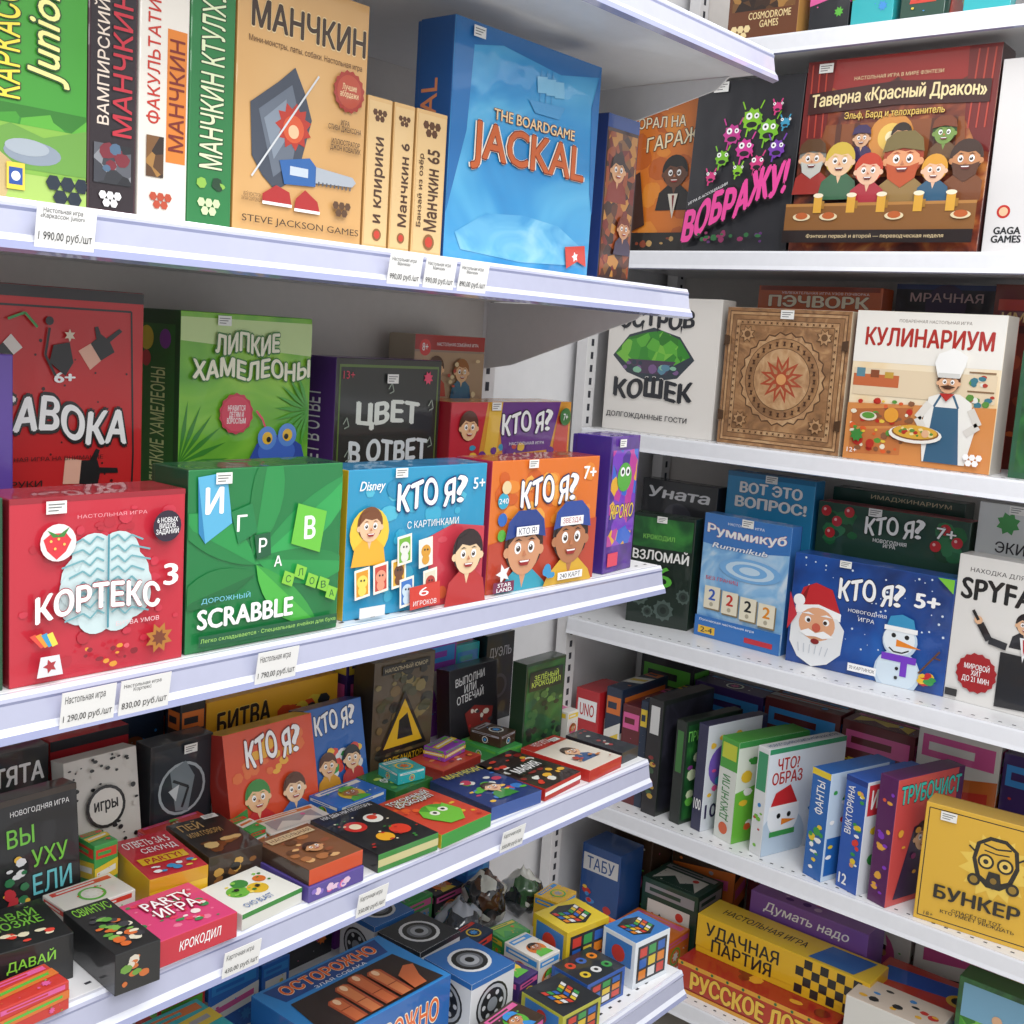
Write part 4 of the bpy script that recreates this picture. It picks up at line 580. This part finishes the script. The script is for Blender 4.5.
b.p([(.04,.48),(.08,.3),(.16,.24),(.27,.28),(.34,.5)],'#c8262c').p([(.06,.42),(.12,.26),(.1,.42)],'#8a161c').c(.06,.42,.055,W).p([(.04,.47),(.19,.43),(.34,.48),(.34,.55),(.19,.5),(.04,.54)],W).p([(.02,.6),(.06,.53),(.32,.53),(.37,.62),(.36,.84),(.28,.95),(.18,1),(.08,.93),(.02,.8)],'#eceef0').c(.19,.61,.17,'#e8ac84',.15).c(.13,.58,.03,W).c(.25,.58,.03,W).c(.135,.585,.018,'#3a2414').c(.245,.585,.018,'#3a2414').p([(.09,.53),(.13,.51),(.17,.53)],W).p([(.21,.53),(.25,.51),(.29,.53)],W).c(.19,.64,.04,'#d0604a').p([(.08,.7),(.14,.66),(.19,.69),(.24,.66),(.31,.7),(.24,.73),(.19,.72),(.13,.73)],W).c(.19,.765,.04,'#8a1c1c',.025)
for k in range(6): b.l([(.08+k*.04,.8),(.09+k*.035,.88)],.008,'#c8ccd4')
b.c(.72,.88,.2,'#c8dcee').c(.72,.86,.18,'#dcecf8').c(.72,.6,.15,'#c8dcee').c(.715,.59,.135,'#eef6fc').c(.68,.56,.02,'#111').c(.76,.56,.02,'#111').p([(.7,.59),(.85,.64),(.7,.65)],'#f08a20').l([(.66,.67),(.69,.7),(.74,.7),(.78,.67)],.012,'#222').p([(.63,.5),(.65,.4),(.72,.37),(.79,.4),(.81,.5)],'#3a98c8').r(.62,.48,.82,.52,W).p([(.62,.72),(.83,.72),(.83,.78),(.78,.78),(.78,.9),(.74,.9),(.74,.78),(.62,.78)],'#7a3ac8').c(.72,.84,.015,'#222').c(.72,.92,.015,'#222').l([(.85,.84),(.96,.62)],.015,'#6a4020').l([(.93,.68),(.97,.69)],.012,'#6a4020')
b.p([(0,.35),(.06,.55),(.0,.7)],'#c82a3a').p([(.9,.0),(1,0),(1,.12)],'#7ac83a').r(.42,.88,.6,.95,W).t('70 КАРТИНОК',.43,.9,.59,.93,'#112').g(.8,.8,.98,.97,10,['#c8242a','#3a9a4a','#f0c030'],.03,.06)
b=rb(1.12,2.42,R3,.335,.335,.06,{'*':'#1c3a2a','f':'#20483a','t':'#a83040'},'dark green winter board game box with red ornaments',H3,sticker=('f',.35,.0,.03)); b.g(.01,.01,.3,.3,24,['#1a6a3a','#2a7a4a','#14442a'],.03,.07).g(.75,.01,.99,.3,20,['#1a6a3a','#2a7a4a','#14442a'],.03,.07) 
for x,y in((.06,.06),(.14,.12),(.22,.05),(.1,.2),(.85,.07),(.93,.14),(.8,.18)): b.c(x,y,.035,'#c8242e').c(x-.01,y-.01,.01,'#f0c0c0',n=8)
kto(b,.34,.05,.72,.16,'#12281c').t('7+',.8,.06,.92,.13,W,'#12281c').t('НОВОГОДНЯЯ\nИГРА',.4,.19,.62,.24,W)
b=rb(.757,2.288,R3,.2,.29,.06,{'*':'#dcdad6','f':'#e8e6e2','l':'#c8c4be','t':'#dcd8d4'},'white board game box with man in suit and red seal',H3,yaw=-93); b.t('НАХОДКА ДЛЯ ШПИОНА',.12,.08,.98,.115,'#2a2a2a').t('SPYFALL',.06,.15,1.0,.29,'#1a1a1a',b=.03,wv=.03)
b.head(.7,.4,.09,'#e8b890','#1a1210',body='#1c1c20').p([(.5,.6),(.9,.6),(.96,.95),(.5,.97)],'#1c1c20').p([(.66,.48),(.76,.48),(.71,.64)],'#f4f4f4').p([(.69,.49),(.73,.49),(.71,.6)],'#c02020').l([(.55,.56),(.38,.54),(.28,.44)],.07,'#1c1c20').c(.26,.42,.04,'#e8b890').l([(.26,.42),(.2,.36)],.03,'#222').l([(.84,.56),(.95,.5)],.07,'#1c1c20').star(.3,.78,.2,'#a81c22',16,.92).t('МИРОВОЙ\nХИТ\nДО 21 МИН',.17,.71,.43,.85,W).r(.02,.92,.14,.97,'#222')
b=rb(1.353,2.42,R3,.222,.374,.05,{'*':'#1c7ab0','f':'#2c98d0'},'bright blue board game box with bold white lettering',H3,sticker=('f',.45,.0,.03)); b.r(0,0,1,.03,'#1470a0').t('ВОТ ЭТО',.16,.06,.86,.125,W,'#123',b=.05).t('ВОПРОС!',.12,.15,.92,.215,W,'#123',b=.05)
b=rb(1.574,2.4,R3,.21,.33,.05,{'*':'#1a1a20','f':'#202228'},'black board game box with white script lettering',H3); b.t('Уната',.1,.05,.9,.13,'#e8e8ec',skew=.1,b=.03).c(.5,.28,.2,'#3a3a44')
b=rb(1.13,2.51,R3,.3,.36,.06,{'*':'#17352c','f':'#1c443a'},'dark teal board game box at the back',H3); b.t('ИМАДЖИНАРИУМ',.3,.02,.9,.05,'#d8c8a0')
b=rb(.777,2.43,R3,.2,.38,.06,{'*':'#b8bcbc','f':'#d8dcdc'},'pale board game box with green emblem behind others',H3,sticker=('f',.3,.0,.03)); b.star(.3,.1,.12,'#3a9a4a',8,.7).t('ЭКИВОКИ',.2,.2,.9,.26,'#2a2a30')
H4='upright game boxes on the fourth wall shelf'
def spine(y0,x,w,h,d,c,cr,lbl,yaw=-107):
    return rb(y0,x,R4,w,h,d,{'*':c,'r':cr,'t':c},lbl,H4,yaw=yaw)
b=spine(1.40,2.235,.042,.278,.2,'#1c1a1e','#18201c','black board game box standing spine out',-95); b.r(.2,.06,.8,.3,'#d8d8d8').g(.15,.4,.85,.9,9,['#8a2a2a','#c8a040','#3a5a3a'],.1,.3).on('r').r(.04,.04,.96,.96,'darkart')
b=spine(1.325,2.24,.03,.245,.2,'#15201a','#1c3424','slim black and green board game box standing',-100); b.r(.2,.1,.8,.5,'#3a7a34'); b.on('r').r(.04,.04,.96,.96,'greenart').t('ПРИЗРАКИ',.05,.1,.6,.2,'#7ad060',rot=0).g(.05,.3,.6,.9,10,['#6ac04a','#8a3a8a','#d8e8c0'],.04,.09)
b=spine(1.27,2.245,.03,.25,.2,'#2a2a50','#dce0ea','pale violet board game box standing spine out',-103); b.t('100',.15,.7,.85,.8,W); b.on('r').c(.3,.4,.25,'#7a5ac0').g(.04,.06,.6,.7,12,['#3a9ad0','#e85a9a','#f0c040'],.03,.08).t('100',.05,.75,.35,.88,'#2a1a50')
b=spine(1.212,2.25,.055,.235,.22,'#4aa83a','#e0e8dc','green and white board game box standing on edge'); b.r(0,.3,1,1,'#e6eae2').r(.1,.05,.9,.2,'#d0d830').t('ДЖУНГЛИ',.25,.36,.75,.8,'#2a8a3a',rot=90).c(.5,.88,.25,'#e0602a'); b.on('r').r(.0,.0,1,.06,'#3a9a4a').p([(0,.5),(.5,.4),(1,.5),(1,1),(0,1)],'#6ab83a').g(.02,.1,.7,.95,18,['#3a9a3a','#3aa0c8','#e8c030','#f4f4f4','#e0602a'],.03,.09)
b=spine(1.115,2.235,.035,.243,.24,'#e8eaec','#d4dce6','white winter board game box with a snowman picture'); b.r(.1,.05,.9,.4,'#3a9a6a').g(.1,.5,.9,.95,8,['#c82a2a','#3a8ad0','#7ac03a'],.1,.25).on('r').r(.0,.0,1,1,'#e8f0f8').r(0,0,1,.05,'#3a9a6a').t('ЧТО?\nОБРАЗ',.06,.1,.44,.34,'#b8282a','#fff',b=.03).c(.24,.88,.3,'#c0d4e6').c(.24,.64,.2,'#f8fcff').p([(.06,.56),(.12,.42),(.3,.36),(.42,.56)],'#d02a2a').r(.05,.54,.43,.58,W).c(.18,.64,.025,'#111').c(.31,.64,.025,'#111').p([(.22,.67),(.4,.7),(.22,.73)],'#f08a20').r(.08,.78,.4,.83,'#3a9a4a').g(.5,.4,.95,.95,14,['#c82a2a','#3a8ad0','#7ac03a'],.03,.08).on('t').t('НОВОГОДНЯЯ КОМПАНЕЙСКАЯ ИГРА',.25,.05,.75,.95,'#1c5a8a',rot=90)
b=spine(.982,2.225,.05,.236,.2,'#2468b8','#c8dcf0','blue board game box with small pictures on its spine'); b.r(0,0,1,.06,'#f0d030').t('ФАНТЫ',.3,.1,.75,.4,W,rot=90).g(.08,.45,.92,.95,14,['#e83a2a','#f0d030','#fff','#3aa04a'],.1,.22).on('r').r(.03,.6,.97,.95,'#2468b8').g(.03,.05,.9,.95,20,['#e83a2a','#f0d030','#fff','#3aa04a'],.03,.08)
b=spine(.908,2.225,.055,.242,.2,'#2a5cb8','#e4e8f0','blue children board game box with coloured pictures'); b.r(0,0,1,.05,'#1a3a8a').t('ВИКТОРИНА',.15,.08,.45,.5,W,rot=90).g(.5,.08,.95,.8,20,['#e83a2a','#f0d030','#3aa04a','#fff','#e8a070'],.08,.18).t('12',.15,.86,.5,.95,W,b=.03).on('r').r(.03,.03,.97,.3,'#d0323e').t('ИГРЫ',.08,.08,.5,.24,W,b=.03).g(.03,.32,.9,.96,20,['#e83a2a','#f0d030','#3aa04a','#2a5cb8'],.04,.09)
b=spine(.835,2.215,.045,.268,.21,'#5a1c5a','#d4504e','purple and coral board game box with teal lettering'); b.g(.08,.1,.92,.96,18,['#8a3ac8','#e85a3a','#f0b040'],.1,.25).on('r').t('ТРУБОЧИСТ',.06,.06,.94,.2,'#3ad0c0','#3a1030',b=.03).p([(.1,.95),(.3,.4),(.6,.35),(.8,.95)],'#3a2a4a').head(.45,.5,.13,'#f0c090','#3a2014').g(.05,.3,.95,.95,8,['#f0b040','#8a2a6a'],.03,.06)
b=mk(2.212,.738,R4,.25,.24,.065,-84,{'*':'#d0a02c','f':'#e4b434','t':'#d0a848','l':'#a87c20'},'yellow board game box with a black gas mask drawing',H4,sticker=('f',.12,.04,.03))
b.l([(.03,.04),(.97,.04),(.97,.96),(.03,.96),(.03,.04)],.008,'#1c1810').star(.55,.4,.28,'#f0cc54',14,.72)
cx=.55
b.p([(cx-.17,.36),(cx-.15,.22),(cx-.06,.15),(cx+.06,.15),(cx+.15,.22),(cx+.17,.36),(cx+.13,.5),(cx+.05,.57),(cx-.05,.57),(cx-.13,.5)],'#1c1810').p([(cx-.14,.35),(cx-.12,.23),(cx-.05,.18),(cx+.05,.18),(cx+.12,.23),(cx+.14,.35),(cx+.1,.48),(cx,.54),(cx-.1,.48)],'#e4b434').l([(cx-.1,.22),(cx,.24),(cx+.1,.22)],.014,'#1c1810').l([(cx-.09,.27),(cx,.28),(cx+.09,.27)],.01,'#1c1810')
for sg in(-1,1): b.c(cx+sg*.07,.36,.062,'#1c1810').c(cx+sg*.07,.36,.045,'#f0cc60').c(cx+sg*.07,.36,.02,'#1c1810').c(cx+sg*.14,.53,.05,'#1c1810').c(cx+sg*.14,.53,.03,'#9a7a24').l([(cx+sg*.15,.3),(cx+sg*.2,.26)],.014,'#1c1810')
b.p([(cx-.04,.43),(cx+.04,.43),(cx+.06,.53),(cx,.57),(cx-.06,.53)],'#1c1810').c(cx,.5,.025,'#8a6a1c')
b.t('БУНКЕР',.14,.66,.76,.77,'#1c1810',b=.035).t('СПАСЁТСЯ ТОТ,\nКТО УМЕЕТ УБЕЖДАТЬ',.2,.82,.74,.89,'#1c1810').t('18+',.08,.91,.15,.94,'#1c1810')
R_=random.Random(9)
b=rb(1.612,2.24,R4,.07,.25,.12,{'*':'#c0202a'},'red card game box with a white emblem',H4); b.r(.1,.1,.9,.3,'#fff').c(.5,.5,.2,'#1c1c20').t('UNO',.2,.14,.8,.26,'#c8202a').c(.5,.78,.25,'#f0c040')
for i,(y0,w,h) in enumerate(((1.53,.045,.27),(1.48,.05,.24),(1.43,.02,.26))): filler(2.25,y0,R4,w,h,.2,-90,i+201,H4,name='board_game_box',cat='board game')
y=1.6
while y>.4:
    w=R_.uniform(.12,.2); filler(2.5,y,R4,w,R_.uniform(.26,.36),.08,-90,int(y*771),H4,name='board_game_box',cat='board game',dark=R_.random()<.7); y-=w+.006
H5='long flat game boxes on the lowest wall shelf'
b=rb(1.261,2.23,R5,.38,.075,.32,{'*':'#a8281c','f':'#b8361c','t':'#a82018'},'red flat board game box with gold side lettering',H5); b.r(0,0,1,.14,'#e0a030').r(0,.88,1,1,'#e0a030').t('РУССКОЕ ЛОТО',.1,.24,.92,.78,'#f0c448','#5a0c08',b=.05,wv=.05)
for k in range(10): b.c(.03+k*.104,.07,.05,'#2a6a3a',n=6); b.ly-=.6
b.on('t').g(.02,.3,.98,.98,24,['#e8a830','#7a120c','#3a7a3a'],.03,.08)
b=rb(1.254,2.29,R5+.075,.42,.093,.1,{'*':'#e8b81c','t':'#f0c830'},'yellow flat board game box with checkered side',H5)
for i in range(8):
    for j in range(4):
        if (i+j)%2: b.r(.6+i*.045,.05+j*.22,.6+i*.045+.045,.27+j*.22,'#1a1a1a'); b.ly-=.6
b.ly+=.6; b.t('УДАЧНАЯ\nПАРТИЯ',.06,.15,.5,.85,'#1a1a1a',b=.02); b.on('t').t('НАСТОЛЬНАЯ ИГРА',.1,.35,.6,.6,'#1a1a1a').p([(.7,.1),(.95,.1),(.9,.9),(.65,.9)],'#2a6ab0')
b=rb(1.18,2.4,R5+.075,.29,.141,.1,{'*':'#8254aa','t':'#a878c8'},'purple board game box with pale lettering',H5); b.t('Думать надо',.12,.1,.85,.3,W,skew=.2).on('t').g(.05,.1,.95,.9,12,['#e8c8f0','#5a2a8a','#e85a9a'],.05,.12)
b=rb(.87,2.36,R5,.26,.14,.13,{'*':'#b82a22','t':'#c83a2a'},'red board game box with a blue racing picture',H5,lid=False); b.r(.05,.1,.95,.4,'#2a5ac0').g(.05,.05,.95,.95,12,['#2a5ac0','#f0c030','#fff','#111'],.05,.12).on('t').p([(.05,.3),(.95,.1),(.95,.5),(.05,.8)],'#2a5ac0').c(.7,.6,.2,'#f0c030').c(.7,.6,.12,'#111')
b=rb(.86,2.23,R5,.19,.16,.1,{'*':'#dcdad4','t':'#d8c8b8'},'white board game box with small coloured pictures',H5,lid=False); b.g(.05,.2,.95,.95,14,['#c82a22','#3a8ad0','#e8b030'],.05,.12).on('t').g(.05,.05,.95,.95,12,['#c82a22','#3a8ad0','#e8b030','#222'],.06,.14)
b=rb(.655,2.28,R5,.25,.27,.06,{'*':'#3a6a2a','f':'greenart'},'green board game box with a riding figures picture',H5,lid=False); b.r(.04,.04,.96,.3,'#7ab0d0').r(.04,.3,.96,.96,'foliage')
for x,cc in((.3,'#c83a2a'),(.65,'#d8a030')): b.c(x-.1,.55,.07,'#222').c(x-.1,.55,.05,'#8ab04a').c(x+.1,.55,.07,'#222').c(x+.1,.55,.05,'#8ab04a').l([(x-.1,.55),(x,.45),(x+.1,.55)],.02,'#333').p([(x-.04,.45),(x,.28),(x+.06,.3),(x+.04,.46)],cc).c(x+.02,.24,.04,'#e8b890')
b=rb(1.6,2.3,R5,.117,.223,.1,{'*':'#1c4a8a','t':'#2a5aa0'},'blue card game box beside stacked boxes',H5,lid=False); b.r(.05,.1,.95,.3,'#d8d8d8').t('ТАБУ',.15,.13,.85,.27,'#1c4a8a').g(.05,.4,.95,.95,12,['#3a8ad0','#c82a22','#f0c040'],.05,.14)
for i,(y0,x0,w,h,d,dk) in enumerate(((1.46,2.24,.15,.08,.12,0),(1.46,2.37,.16,.16,.12,1),(1.5,2.24,.035,.05,.1,0),(1.6,2.42,.13,.3,.1,1),(1.46,2.51,.18,.26,.06,1),(1.27,2.56,.2,.3,.03,1),(1.05,2.56,.2,.26,.03,0),(.84,2.56,.2,.3,.03,1),(.63,2.56,.2,.3,.03,0))):
    filler(x0,y0,R5,w,h,d,-90,i+301,H5,dark=bool(dk),top=True,name='board_game_box',cat='board game')
for bb in ALLB: bb.done()

# ------------------------------------------------------------ shelving
def solid(name,x0,y0,z0,x1,y1,z1,m,par=None,bev=.001):
    V,F,K=bevbox(x0,y0,z0,x1,y1,z1,bev); return mkobj(name,V,F,[0]*len(F),[m],par)
def extr(name,prof,a0,a1,axis,mats,mi,par):
    n=len(prof); V=[]
    for a in(a0,a1):
        for d,z in prof: V.append((a,d,z) if axis=='x' else (d,a,z))
    F=[[i,(i+1)%n,n+(i+1)%n,n+i] for i in range(n)]+[list(range(n)),list(range(2*n-1,n-1,-1))]
    return mkobj(name,V,F,list(mi)+[mi[0],mi[0]],mats,par)
def perfor(V,F,MI,kind,a0,a1,front,z):
    a=a0
    while a<a1:
        q=[(a,front+.014),(a+.007,front+.014),(a+.007,front+.018),(a,front+.018)]
        pts=[(x,y,z) for x,y in q] if kind=='x' else [(y,x,z) for x,y in q]
        i=len(V); V+=pts; F.append([i,i+1,i+2,i+3]); MI.append(1); a+=.025
def shelf_x(z,yf,x0,x1,yb,lbl):
    V,F,K=bevbox(x0,yf+.001,z-.032,x1,yb,z,.001); V=list(V);F=[list(f) for f in F];MI=[0]*len(F)
    perfor(V,F,MI,'x',x0+.02,x1-.02,yf,z+.0003)
    sh=mkobj('shelf',V,F,MI,[MET,HOLE]); sh['label']=lbl; sh['category']='shelf'; sh['group']='white shelves with lilac price rails'
    P=[(yf,z),(yf-.004,z),(yf-.006,z-.004),(yf-.008,z-.007),(yf-.007,z-.010),(yf-.011,z-.030),(yf-.016,z-.036),(yf-.018,z-.043),(yf-.009,z-.046),(yf,z-.038)]
    extr('price_rail',P,x0,x1,'x',[RAIL,CLEAR,RAILT],[2,2,0,1,0,2,1,1,1,0],sh)
    for bx_ in(x1-.012,):
        V=[(bx_,yf+.06,z-.033),(bx_,yb,z-.033),(bx_,yb,z-.15),(bx_,yb-.06,z-.14),(bx_,yf+.08,z-.05)]
        V2=[(x+.004,y,zz) for x,y,zz in V]; n=5
        mkobj('bracket',V+V2,[list(range(4,-1,-1)),list(range(5,10))]+[[i,(i+1)%n,n+(i+1)%n,n+i] for i in range(n)],[0]*7,[METU],sh)
def shelf_y(z,xf,y0,y1,xb,lbl):
    V,F,K=bevbox(xf+.001,y0,z-.03,xb,y1,z,.001); V=list(V);F=[list(f) for f in F];MI=[0]*len(F)
    perfor(V,F,MI,'y',y0+.02,y1-.02,xf,z+.0003)
    sh=mkobj('shelf',V,F,MI,[MET,HOLE]); sh['label']=lbl; sh['category']='shelf'; sh['group']='white wall shelves with white price rails'
    P=[(xf,z),(xf-.004,z),(xf-.006,z-.004),(xf-.009,z-.03),(xf-.012,z-.038),(xf-.006,z-.04),(xf,z-.036)]
    extr('price_rail',P,y0,y1,'y',[RAILW,CLEAR],[0,0,0,0,1,0,0],sh)
def unit(label):
    e=bpy.data.objects.new('shelving_frame',None); COL.objects.link(e); e['label']=label; e['category']='shelving'; return e
u1=unit('white metal shelving frame with slotted upright and back panel')
XE=1.6; ln='white shelf with lilac price rail '
for z,yf,xe,t_ in((.441,.9,XE+.02,'above the boxes'),(L1,1.0,XE,'carrying large board games'),(L2,1.0,XE-.01,'carrying two board game rows'),(L3,1.0,XE,'carrying small card games'),(L4,.9,XE,'carrying puzzle toys')): shelf_x(z,yf,-.7,xe,1.398,ln+t_)
solid('back_panel',-.7,1.4,-1.62,XE-.02,1.42,1.2,PANEL,u1)
def upright(par,x0,y0,x1,y1,z0=-1.62,z1=1.2):
    V,F,K=bevbox(x0,y0,z0,x1,y1,z1,.001); V=list(V);F=[list(f) for f in F];MI=[0]*len(F); z=z0+.05
    while z<z1:
        i=len(V); ym=y0-.0005; xm=(x0+x1)/2; V+=[(xm-.005,ym,z),(xm+.005,ym,z),(xm+.005,ym,z+.016),(xm-.005,ym,z+.016)]
        F.append([i,i+1,i+2,i+3]); MI.append(1); z+=.03
    return mkobj('upright',V,F,MI,[METU,HOLE],par)
upright(u1,XE-.02,1.4,XE+.02,1.43)
u2=unit('white metal wall shelving frame with slotted uprights')
lr='white wall shelf with white price rail '
for z,t_ in((R0,'above tavern game'),(R1,'carrying tavern game'),(R2,'carrying chef game'),(R3,'carrying winter games'),(R4,'carrying upright games'),(R5,'carrying flat games')): shelf_y(z,2.2,-.6,1.62,2.6,lr+t_)
solid('back_panel',2.602,-.6,-1.62,2.62,1.66,1.2,PANEL,u2)
upright(u2,2.2,1.625,2.24,1.655); upright(u2,2.56,1.625,2.6,1.655)
# price tags in the rails
def tag(x,y,z,w,h,l1,price,lbl):
    b=Box(x,y,z,w,h,.0008,0,{'*':'#f4f4f2'},lbl,'price tags in the rails',lid=False,name='price_tag',cat='price tag',bev=0,lean=-9)
    if l1: b.t(l1,.06,.1,.8,.34,'#444')
    b.t(price,.05,.58,.95,.8,'#111',b=.03); b.done()
tag(.521,.9835,L1-.043,.056,.042,'Настольная игра\n«Каркассон. Junior»','1 990,00 руб./шт','white paper price tag in the upper rail')
for x,p in((.94,'990,00 руб./шт'),(.998,'990,00 руб./шт'),(1.057,'890,00 руб./шт')): tag(x,.9835,L1-.043,.052,.038,'Настольная игра\nМанчкин',p,'small white price tag in the upper rail')
for x,p,l in((.547,'1 290,00 руб./шт','Настольная игра'),(.608,'830,00 руб./шт','Настольная игра\nКортекс'),(.772,'1 790,00 руб./шт','Настольная игра')): tag(x,.9835,L2-.043,.056,.04,l,p,'white price tag in the middle rail')
for x,p in((.74,'430,00 руб./шт'),(.938,'350,00 руб./шт'),(1.21,'350,00 руб./шт')): tag(x,.9835,L3-.043,.05,.036,'Карточная игра',p,'white price tag in the lower rail')
# ------------------------------------------------------------ room
def st(name,*a):
    o=solid(name,*a,bev=0); o['kind']='structure'; return o
st('floor',-2.6,-2.6,-1.7,2.8,1.8,-1.62,FLOORM)
st('wall_back',-2.6,1.68,-1.7,2.8,1.78,1.5,WALL)
st('wall_right',2.64,-2.6,-1.7,2.74,1.8,1.5,WALL)
# ------------------------------------------------------------ lights, camera
def area(x,y,z,sx,sy,e,tgt=None,col=(1,.99,.98)):
    l=bpy.data.lights.new('ceiling_or_fill_lamp','AREA'); l.shape='RECTANGLE'; l.size=sx; l.size_y=sy; l.energy=e; l.color=col
    o=bpy.data.objects.new('ceiling_or_fill_lamp',l); o.location=(x,y,z); COL.objects.link(o)
    if tgt: o.rotation_euler=(Vector(tgt)-Vector((x,y,z))).to_track_quat('-Z','Y').to_euler()
    o['label']='white rectangular light panel'; o['category']='ceiling light'
    return o
area(1.0,.2,1.42,1.7,.5,30); area(-.2,-.9,1.3,1.8,1.2,44,(1.4,1.2,-.4))  # first is the ceiling light; second is an added fill behind the camera
w=bpy.data.worlds.new('w'); S.world=w; w.use_nodes=True; w.node_tree.nodes['Background'].inputs[0].default_value=(.97,.98,1,1); w.node_tree.nodes['Background'].inputs[1].default_value=.88
cam=bpy.data.objects.new('camera',bpy.data.cameras.new('camera')); COL.objects.link(cam)
cam.data.sensor_width=36; cam.data.lens=36*1171/1024; cam.data.clip_start=.01
cam.matrix_world=Matrix(((.64314,.07291,-.76227),(-.7631,.14368,-.63011),(.06358,.98694,.14804))).to_4x4()
S.camera=cam
